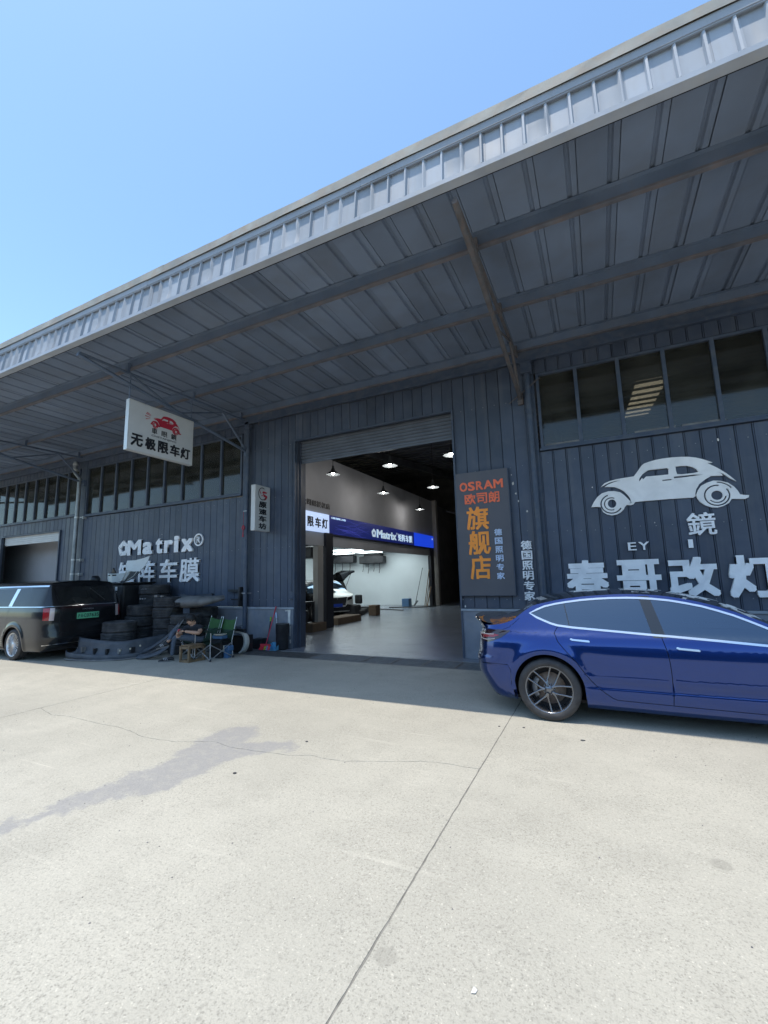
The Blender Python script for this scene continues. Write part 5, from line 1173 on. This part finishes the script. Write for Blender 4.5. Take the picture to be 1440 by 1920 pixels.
# ------------------------------------------------------------ broom, dustpan, bin
t=thing('broom','broom with red handle and pink and lime bristles leaning on the base wall','broom',(-6.95,8.1,0))
m=MB(); m.tube([(-6.98,8.08,.10),(-6.98,8.42,.93)],.011,8); obj('handle',m,'red_plastic',t); m=MB(); m.tube([(-6.98,8.36,.78),(-6.98,8.425,.945)],.015,8); obj('grip',m,'sign_red',t)
m=MB(); rbz=random.Random(3)
for i in range(60):
    x=-7.14+.32*i/59+rbz.uniform(-.005,.005); m.bar((-6.98+(x+6.98)*.8,8.07,.11),(x,8.03+rbz.uniform(-.02,.02),.005),.009,mi=1 if 24<i<36 else 0)
m.box(-7.12,8.05,.09,-6.84,8.09,.13,mi=0); obj('bristles',m,['pink_red','lime'],t)
t=thing('dustpan','light blue long-handled dustpan leaning beside the broom','dustpan',(-6.76,8.1,0))
m=MB(); m.add([(-6.90,7.98,.01),(-6.62,7.98,.01),(-6.64,8.2,.02),(-6.88,8.2,.02),(-6.88,8.2,.16),(-6.64,8.2,.16),(-6.62,8.02,.10),(-6.90,8.02,.10)],[(0,1,2,3),(3,2,5,4),(1,6,5,2),(0,3,4,7)]); obj('pan',m,'sky_plastic',t)
m=MB(); m.tube([(-6.74,8.19,.14),(-6.98,8.44,.74)],.009,8); obj('handle',m,'galv_band',t); m=MB(); m.tube([(-6.96,8.42,.68),(-7.0,8.45,.80)],.018,8); obj('grip',m,'osr_white',t)
t=thing('squeegee','black-handled scrubber with lime tip leaning left of the broom','brush',(-7.1,8.3,0)); m=MB(); m.tube([(-7.12,8.28,.08),(-7.14,8.42,.60)],.014,8); obj('handle',m,'black_plastic',t); m=MB(); m.tube([(-7.14,8.42,.60),(-7.15,8.44,.70)],.018,8); obj('grip',m,'lime',t)
t=thing('rubbish_bin','black round bin standing against the wall between dustpan and left jamb','bin',(-6.62,8.24,0))
m=MB(); m.lathe([(0,.01),(.135,.01),(.14,.03),(.145,.35),(.15,.36),(.15,.56),(.155,.575)],24,o=(-6.64,8.24,0)); obj('drum',m,'black_plastic',t); m=MB(); m.lathe([(0,.55),(.14,.56),(.155,.58),(.16,.575)],24,o=(-6.64,8.24,0)); obj('lid',m,'grate',t)
m=MB(); m.rbox(-7.45,8.15,0,-7.2,8.4,.22,.02,2); solo('dark_box',m,'black_plastic','low dark box on the ground between the blue pipe and the broom','box')
# ------------------------------------------------------------ camping chairs
def chair(label,loc,rz):
    t=thing('camping_chair',label,'chair',loc,rz,'green folding camping chairs'); w=.27; d=.24; hs=.33; ha=.55
    seat=[];
    for j in range(7):
        v=-1+2*j/6; seat.append([(-w+2*w*i/6,v*d,hs-.05*(1-(abs(-1+i/3))**2)*(1-.5*v*v)+(.02 if v>0 else 0)) for i in range(7)])
    m=MB(); m.grid(seat); m.grid([[(x,y,z-.006) for x,y,z in r0] for r0 in seat]); obj('seat',m,'canvas_dark',t,local=True)
    def bk(y0):
        rows=[]
        for j in range(7):
            h=j/6; wd=w*(1-.05*h); rows.append([(-wd+2*wd*i/6,d+.02+.12*h+.04*(1-abs(-1+i/3)**2)+y0,hs-.02+.47*h+(.0 if j<6 else -.045*(1-abs(-1+i/3)**2))) for i in range(7)])
        return rows
    rows=bk(0); m=MB(); m.grid(rows[:4],mi=1); m.grid(rows[3:]); m.grid([[(x,y+.006,z) for x,y,z in r0] for r0 in rows[3:]]); m.grid([[(x,y+.006,z) for x,y,z in r0] for r0 in rows[:4]],mi=1); obj('backrest',m,['canvas_green','canvas_dark'],t,local=True)
    for g in (-1,1):
        rows=[]
        for j in range(6):
            q=j/5; y=-d-.02+(2*d+.1)*q; z=ha-.035*math.sin(math.pi*q)+.02*q; rows.append([(g*(w+.0),y,z),(g*(w+.04),y,z+.006),(g*(w+.08),y,z)])
        m=MB(); m.grid(rows); m.grid([[(x,y,z-.007) for x,y,z in r0] for r0 in rows]); obj('armrest',m,'canvas_dark',t,local=True)
        m=MB(); m.tube([(g*(w+.04),-d-.02,.02),(g*(w+.0),-d,hs+.01)],.009,6); m.tube([(g*(w+.04),-d-.02,hs),(g*(w+.04),-d-.02,ha)],.009,6); m.tube([(g*(w+.04),-d-.02,.02),(g*(w+.03),d+.02,hs-.02)],.009,6); m.tube([(g*(w+.04),d+.04,.02),(g*(w+.03),-d,hs-.02)],.009,6); m.tube([(g*(w+.04),d+.04,.02),(g*(w+.0),d+.03,hs),(g*(w-.02),d+.16,hs+.48)],.010,6); obj('side_leg',m,'tube_metal',t,local=True)
    for y in (-d-.02,d+.04):
        m=MB(); m.tube([(-w-.04,y,.02),(w,y,hs-.02)],.009,6); m.tube([(w+.04,y,.02),(-w,y,hs-.02)],.009,6); obj('cross_leg',m,'tube_metal',t,local=True)
    m=MB()
    for gx in (-1,1):
        for y in (-d-.02,d+.04): m.lathe([(0,0),(.02,0),(.022,.02),(.014,.045),(0,.045)],10,o=(gx*(w+.04),y,0))
    obj('foot_cap',m,'tube_dark',t,local=True); return t
chair('green camping chair with the seated man in it',(-7.80,6.94,0),R(-14))
chair('empty green camping chair right of the seated man',(-7.36,6.88,0),R(-8))
m=MB(); m.lathe([(0,.0),(.09,.004),(.13,.02),(.135,.026),(.09,.014),(0,.01)],24,o=(-7.22,6.95,.46)); solo('plate',m,'cream','round cream plate resting between the two camping chairs','plate')
m=MB(); m.rbox(-7.40,6.90,.385,-7.14,7.08,.46,.02,3); solo('blue_box',m,'blue_plastic','blue box under the cream plate between the chairs','box')
m=MB(); m.rbox(-7.45,6.92,0,-7.16,7.2,.38,.02,2); solo('dark_crate',m,'black_plastic','dark crate between the chairs holding up the blue box','crate')
m=MB(); rr=[[( -7.30+.07*math.cos(a)*s_,7.28+.05*math.sin(a)*s_,z*.5) for a in [2*math.pi*i/10 for i in range(10)]] for z,s_ in ((.02,.8),(.12,1.2),(.28,1.1),(.42,.7),(.5,.3))]; m.grid(rr,closed=True); solo('blue_bag',m,'blue_plastic','crumpled blue plastic bag behind the empty chair','bag')
t=thing('paper_pack','white and blue paper pack on the ground under the empty chair','package',(-7.05,7.05,0)); m=MB(); m.rbox(-7.22,6.98,.14,-7.14,7.12,.25,.01,2); obj('white_end',m,'cream',t); m=MB(); m.rbox(-7.138,6.98,.14,-7.0,7.12,.25,.02,2); m.box(-7.2,7.0,0,-7.05,7.1,.14); obj('wrapper',m,'blue_plastic',t)
# wooden stool frame
t=thing('wooden_stool','small brown wooden box stool in front of the seated man','stool',(-7.52,6.5,0))
a=Vector((-7.66,6.36,0));ux=Vector((.985,.0,0));uy=Vector((.12,.99,0)); wx,wy,hh=.235,.33,.31
def q(i,j,z): return tuple(a+ux*i*wx+uy*j*wy+Vector((0,0,z)))
for i,j in ((0,0),(1,0),(1,1),(0,1)): m=MB(); m.bar(q(i,j,0),q(i,j,hh),.04); obj('leg',m,'wood',t)
m=MB(); 
for z in (.02,hh-.03):
    for e,f in (((0,0),(1,0)),((1,0),(1,1)),((1,1),(0,1)),((0,1),(0,0))): m.bar(q(*e,z),q(*f,z),.028,.045)
obj('rail',m,'wood',t)
for k in range(4):
    m=MB(); v=.125+.25*k; m.bar(q(-.05,v,hh+.01),q(1.05,v,hh+.01),.075,.018); obj('seat_slat',m,'wood',t)
# ------------------------------------------------------------ seated man
def skin(name,verts,edges,root,parent,mats,fn,sub=2,branch=.5):
    me=bpy.data.meshes.new(name); me.from_pydata([v[:3] for v in verts],edges,[]); o=bpy.data.objects.new(name,me); COL.objects.link(o)
    md=o.modifiers.new('s','SKIN'); md.use_smooth_shade=True; md.branch_smoothing=branch
    for i,v in enumerate(me.skin_vertices[0].data): rr=verts[i][3]; v.radius=(rr,rr) if not isinstance(rr,tuple) else rr; v.use_root=(i==root)
    sd=o.modifiers.new('d','SUBSURF'); sd.levels=sub
    dg=bpy.context.evaluated_depsgraph_get(); ev=o.evaluated_get(dg); me2=bpy.data.meshes.new_from_object(ev); bpy.data.objects.remove(o)
    me2.materials.clear()
    for m in mats: me2.materials.append(MATS[m])
    for p in me2.polygons: p.use_smooth=True; p.material_index=fn(p.center)
    off=worldoff(parent); me2.transform(Matrix.Translation(-off)); ob=bpy.data.objects.new(name,me2); COL.objects.link(ob); ob.parent=parent; return ob
PX=Vector((-7.62,6.78,0)); man=thing('person','man in black T-shirt and grey jeans sitting bent over his hands, legs crossed','person',tuple(PX))
J={'pel':(-7.64,6.84,.39,.115),'wa':(-7.62,6.80,.48,.112),'ch':(-7.61,6.73,.58,.125),'uc':(-7.62,6.66,.655,.105),'nk':(-7.635,6.625,.705,.048),'hd0':(-7.645,6.605,.745,.055),
 'shR':(-7.465,6.68,.655,.060),'elR':(-7.335,6.50,.555,.042),'waR':(-7.58,6.36,.60,.027),'shL':(-7.785,6.60,.655,.060),'elL':(-7.87,6.44,.50,.042),'waL':(-7.735,6.33,.575,.027),
 'hpR':(-7.56,6.78,.385,.088),'knR':(-7.94,6.43,.475,.060),'shR2':(-7.945,6.40,.30,.052),'anR':(-7.93,6.375,.10,.036),
 'hpL':(-7.73,6.78,.40,.088),'knL':(-8.03,6.50,.60,.058),'shL2':(-8.01,6.40,.48,.050),'anL':(-7.985,6.30,.375,.034)}
K=list(J); ix={k:i for i,k in enumerate(K)}
E_=[('pel','wa'),('wa','ch'),('ch','uc'),('uc','nk'),('nk','hd0'),('uc','shR'),('shR','elR'),('elR','waR'),('uc','shL'),('shL','elL'),('elL','waL'),('pel','hpR'),('hpR','knR'),('knR','shR2'),('shR2','anR'),('pel','hpL'),('hpL','knL'),('knL','shL2'),('shL2','anL')]
def segd(p,a,b): a=Vector(a[:3]);b=Vector(b[:3]);d=b-a;t=max(0,min(1,(p-a).dot(d)/d.length_squared)); return (p-a-d*t).length
def which(c):
    best=min(E_,key=lambda e:segd(c,J[e[0]],J[e[1]])-.5*min(J[e[0]][3],J[e[1]][3])); k=best
    if k in (('uc','nk'),): return 1 if c.z<.70 else 0
    if k==('nk','hd0'): return 0
    if k[0] in('elR','elL'): return 0
    if k[0]=='shR' : return 1 if (Vector(c)-Vector(J['shR'][:3])).length<.15 else 0
    if k[0]=='shL' : return 1 if (Vector(c)-Vector(J['shL'][:3])).length<.15 else 0
    if k==('pel','wa'): return 1
    if k[0] in('pel','hpR','hpL','knR','knL','shR2'): return 2
    if k[0]=='shL2': return 2 if c.z>.425 else 0
    return 1
body=skin('body',[J[k] for k in K],[(ix[a],ix[b]) for a,b in E_],0,man,['skin','shirt','jeans'],which)
# head
hc=Vector((-7.66,6.585,.808)); fwd=Vector((-.55,-.72,-.42)).normalized(); rt_=fwd.cross(Vector((0,0,1))).normalized(); up=rt_.cross(fwd)
def HP(a,b,c): return tuple(hc+rt_*a+fwd*b+up*c)
rows=[]
prof=[(-.115,.018,.02),(-.10,.035,.035),(-.07,.055,.048),(-.03,.066,.0),(.01,.073,.0),(.05,.070,.0),(.085,.052,.0),(.105,.026,.0),(.112,.004,0)]
for z,rr,f in prof:
    row=[]
    for i in range(20):
        an=2*math.pi*i/20; x=rr*math.sin(an); y=rr*1.2*math.cos(an)+f*.45
        if z<-.02 and math.cos(an)<0: y*=.8
        if abs(z+.02)<.03 and math.cos(an)>.93: y+=.012
        row.append(HP(x,y,z))
    rows.append(row)
m=MB(); m.grid(rows,closed=True); m.add([HP(-.009,.082,-.01),HP(.009,.082,-.01),HP(.0,.108,-.026),HP(0,.085,.018),HP(-.012,.085,-.03),HP(.012,.085,-.03)],[(0,2,3),(1,3,2),(0,4,2),(1,2,5),(4,5,2)],True)
for g in (-1,1): m.lathe([(0,-.004),(.014,-.004),(.018,.0),(.012,.006),(0,.004)],10,o=HP(g*.073,-.005,-.012),axis='x')
obj('head',m,'skin',man)
m=MB()
for g in (-1,1): m.lathe([(0,-.006),(.009,-.003),(.011,.0),(.009,.003),(0,.006)],8,o=HP(g*.027,.082,.006),axis='y'); m.bar(HP(g*.014,.087,.026),HP(g*.042,.078,.028),.006,.005)
m.bar(HP(-.018,.083,-.056),HP(.018,.083,-.056),.006,.004); obj('face_features',m,'hair',man)
m=MB(); rows=[]
for z,rr in ((-.035,.074),(.0,.082),(.035,.086),(.07,.078),(.10,.055),(.122,.02)):
    row=[]
    for i in range(24):
        an=2*math.pi*i/24; c=math.cos(an); k=rr
        y=rr*1.2*c; lift=max(0,c-.15)*(.075 if z<.05 else 0.0)
        row.append(HP(k*math.sin(an)*(1+.04*math.sin(7*an)),min(y,.088)*(1+.03*math.sin(9*an)),z+lift*(1 if z<.05 else 0)+.004*math.sin(5*an)))
    rows.append(row)
m.grid(rows,closed=True); obj('hair',m,'hair',man)
# hands
def hand(w_,dirv,side):
    w_=Vector(w_);d=Vector(dirv).normalized(); s_=d.cross(Vector((0,0,1))).normalized()*side; dn=Vector((0,0,-1))
    vs=[(*w_,.022),(*(w_+d*.035),.026),(*(w_+d*.06),.024)];es=[(0,1),(1,2)]
    for k in range(4):
        o=s_*(-.024+.016*k); l=(.026,.030,.028,.022)[k]; b=len(vs)
        for j,(a,dd) in enumerate(((.062,0),(.062+l,.008),(.062+l*1.5,.026))): vs.append((*(w_+d*a+o+dn*dd),.009-.001*j))
        es+=[(2,b),(b,b+1),(b+1,b+2)]
    b=len(vs); vs+=[(*(w_+d*.03-s_*.028),.011),(*(w_+d*.055-s_*.042+dn*.008),.009)]; es+=[(1,b),(b,b+1)]
    return skin('hand',vs,es,0,man,['skin'],lambda c:0,1)
hand(J['waR'][:3],(-.9,-.25,.12),1); hand(J['waL'][:3],(.65,.0,.75),-1)
m=MB(); m.tube([(-7.70,6.325,.60),(-7.69,6.30,.63),(-7.66,6.32,.64)],.012,6); obj('red_item',m,'sign_red',man)
def shoe(an,toe,flat):
    a=Vector(an);t=Vector(toe);d=(t-a);L=d.length;d.normalize();s_=d.cross(Vector((0,0,1))).normalized();u2=s_.cross(d)
    rows=[]
    for f,w2,h in ((-.22,.022,.035),(-.12,.036,.065),(.1,.038,.075),(.35,.040,.060),(.65,.043,.045),(.9,.036,.032),(1.08,.016,.018)):
        c=a+d*f*L; rows.append([tuple(c+s_*w2*math.cos(q)+u2*(h*.5+h*.5*math.sin(q)-.03)) for q in [2*math.pi*i/12 for i in range(12)]])
    m=MB(); m.grid(rows,closed=True); m.add(rows[0],[tuple(range(12))]); m.add(rows[-1],[tuple(range(12))[::-1]]); sh=obj('shoe',m,'shoe',man)
    m=MB()
    for k in range(3):
        c=a+d*(.30+.13*k)*L
        for g in (-1,1): m.bar(c+s_*g*.043+u2*(-.015),c+s_*g*.030+d*.02+u2*.033,.009,.004)
    obj('stripe',m,'white_stripe',sh)
    m=MB(); m.add([tuple(a+d*f*L+s_*w2*g+u2*z) for z in (-.045,-.026) for f,w2,g in ((-.24,.02,1),(.1,.042,1),(.65,.047,1),(1.1,.02,1),(1.1,.02,-1),(.65,.047,-1),(.1,.042,-1),(-.24,.02,-1))],[tuple(range(8)),tuple(range(8,16))[::-1]]+[(i,(i+1)%8,8+(i+1)%8,8+i) for i in range(8)]); obj('sole',m,'trim_grey',sh)
shoe((-7.94,6.37,.05),(-8.10,6.22,.045),1); shoe((-7.99,6.29,.34),(-8.12,6.17,.30),0)
# litter on the yard
m=MB(); m.add([(-.58,1.85,.003),(-.563,1.853,.006),(-.56,1.873,.003),(-.575,1.876,.008)],[(0,1,2,3)]); solo('paper_scrap',m,'white_stripe','tiny white paper scrap on the concrete near the bottom right','litter')
rl=random.Random(12)
for (x,y,s_,l) in ((-1.08,4.87,.010,'just left of the slab joint near the car wheel'),(-.84,4.92,.012,'just right of the slab joint near the car wheel'),(-.28,4.76,.018,'on the sunny concrete below the car door'),(-2.72,3.76,.014,'alone in the middle of the yard'),(-2.86,2.95,.016,'beside the grey stain')):
    m=MB(); pts=[(x+s_*math.cos(a)*(.9+.4*rl.random()),y+s_*math.sin(a)*(.6+rl.random()*.4)) for a in [i*.9 for i in range(7)]]; m.prism(pts,0,.006,lambda u,v,d:(u,v,d)); solo('pebble',m,'rubber_dusty','small dark flat pebble '+l,'pebble','dark pebbles scattered on the yard')

# ------------------------------------------------------------ unseen warehouse added behind the camera for car paint and glass to reflect
t=thing('warehouse','long grey unseen warehouse added behind the camera for reflections','building',(0,-24,0))
obj('wall',MB().box(-60,-40,-.1,60,-24,6.2),'wall',t); obj('roof',MB().add([(-61,-41,6.2),(61,-41,6.2),(61,-32,8),(-61,-32,8),(61,-23.3,6.2),(-61,-23.3,6.2)],[(0,1,2,3),(3,2,4,5)]),'galv',t)
for i in range(12):
    x=-55+i*9.5; obj('door',MB().box(x,-24.0,0,x+4.2,-23.96,4.2),'jamb_dark',t)

# chips of old paint and tape on the cladding
rc=random.Random(31); mb=MB()
for x,z,s in ((-1.34,3.28,.03),(-1.30,3.08,.018),(-1.26,2.93,.015),(-1.12,2.72,.02),(-.98,2.45,.012),(.02,3.05,.012),(.9,2.35,.01),(1.9,3.62,.02),(-1.36,3.45,.01),(-2.44,1.10,.014),(-2.40,.97,.02),(-7.6,1.3,.012),(-11.2,2.95,.012)):
    mb.prism([(x+s*math.cos(a)*rc.uniform(.5,1.1),z+1.4*s*math.sin(a)*rc.uniform(.5,1.1)) for a in [i*1.05 for i in range(6)]],0,.004,face_wall(8.497))
part('paint_chips',mb,'peel_white')
# screws along the cladding rails
mb=MB()
for x0,x1,zs_ in ((-15,-8.2,(1.1,2.35,3.6)),(-7.9,-6.6,(1.1,2.35,3.6,4.9)),(-2.4,-1.05,(1.1,2.35,3.6,4.9)),(-.8,3.4,(1.1,2.3,3.6))):
    for z in zs_:
        x=x0+.12
        while x<x1:
            mb.lathe([(0,.0),(.006,.0),(.009,.004)],6,o=(x,8.492,z+rc.uniform(-.01,.01)),axis='y'); x+=.228
ob_=part('cladding_screws',mb,'galv'); ob_['kind']='stuff'
# clutter on the tyre stacks and by the wall
m=MB(); m.tube(catmull([(-9.8,7.3,1.24),(-9.6,7.22,1.27),(-9.35,7.3,1.25),(-9.2,7.4,1.05),(-9.25,7.3,.8)],5),.012,6); solo('loose_hose',m,'cable','black hose draped over the middle tyre stack','hose')
for i,(x,s,l) in enumerate(((-9.62,.05,'left'),(-9.42,.035,'right'))):
    m=MB(); m.rbox(x-s,7.2,1.235,x+s,7.2+1.6*s,1.235+s,.01,2); solo('small_part',m,'trim_grey','small grey plastic part on the middle tyre stack, the %s one of two'%l,'car part')
# cables and conduit on the facade and under the canopy
m=MB(); pts=[(-7.9+ .42*i,8.35,5.585-.035*math.sin(i*math.pi/3.2)**2) for i in range(17)]; m.tube(pts,.007,5); solo('eave_cable',m,'cable','thin black cable sagging along the eave beam above the entrance','cable')
m=MB(); m.tube([(-6.56,8.47,4.9),(-6.56,8.47,2.2),(-6.57,8.46,1.3)],.008,6); m.rbox(-6.62,8.44,1.12,-6.50,8.49,1.30,.01,2); solo('switch_box',m,'wall_trim','small painted switch box with conduit beside the left door jamb','switch')
# oil drips and grit in the shade before the entrance
mb=MB(); rg=random.Random(17)
for i in range(420):
    x=rg.uniform(-9,1.2); y=rg.choice([rg.uniform(5.3,7.35),rg.uniform(7.1,7.42),rg.uniform(1.2,5.3)]); s=rg.uniform(.0025,.006)
    mb.add([(x-s,y-s,.0005),(x+s,y-s*.6,.0005),(x+s*.7,y+s,.0005),(x-s*.8,y+s*.8,.0005),(x,y,s*1.1)],[(0,1,4),(1,2,4),(2,3,4),(3,0,4)])
g_=obj('grit',mb,'trim_grey'); g_['kind']='stuff'; g_['label']='loose grit and small chips scattered on the concrete yard'; g_['category']='grit'
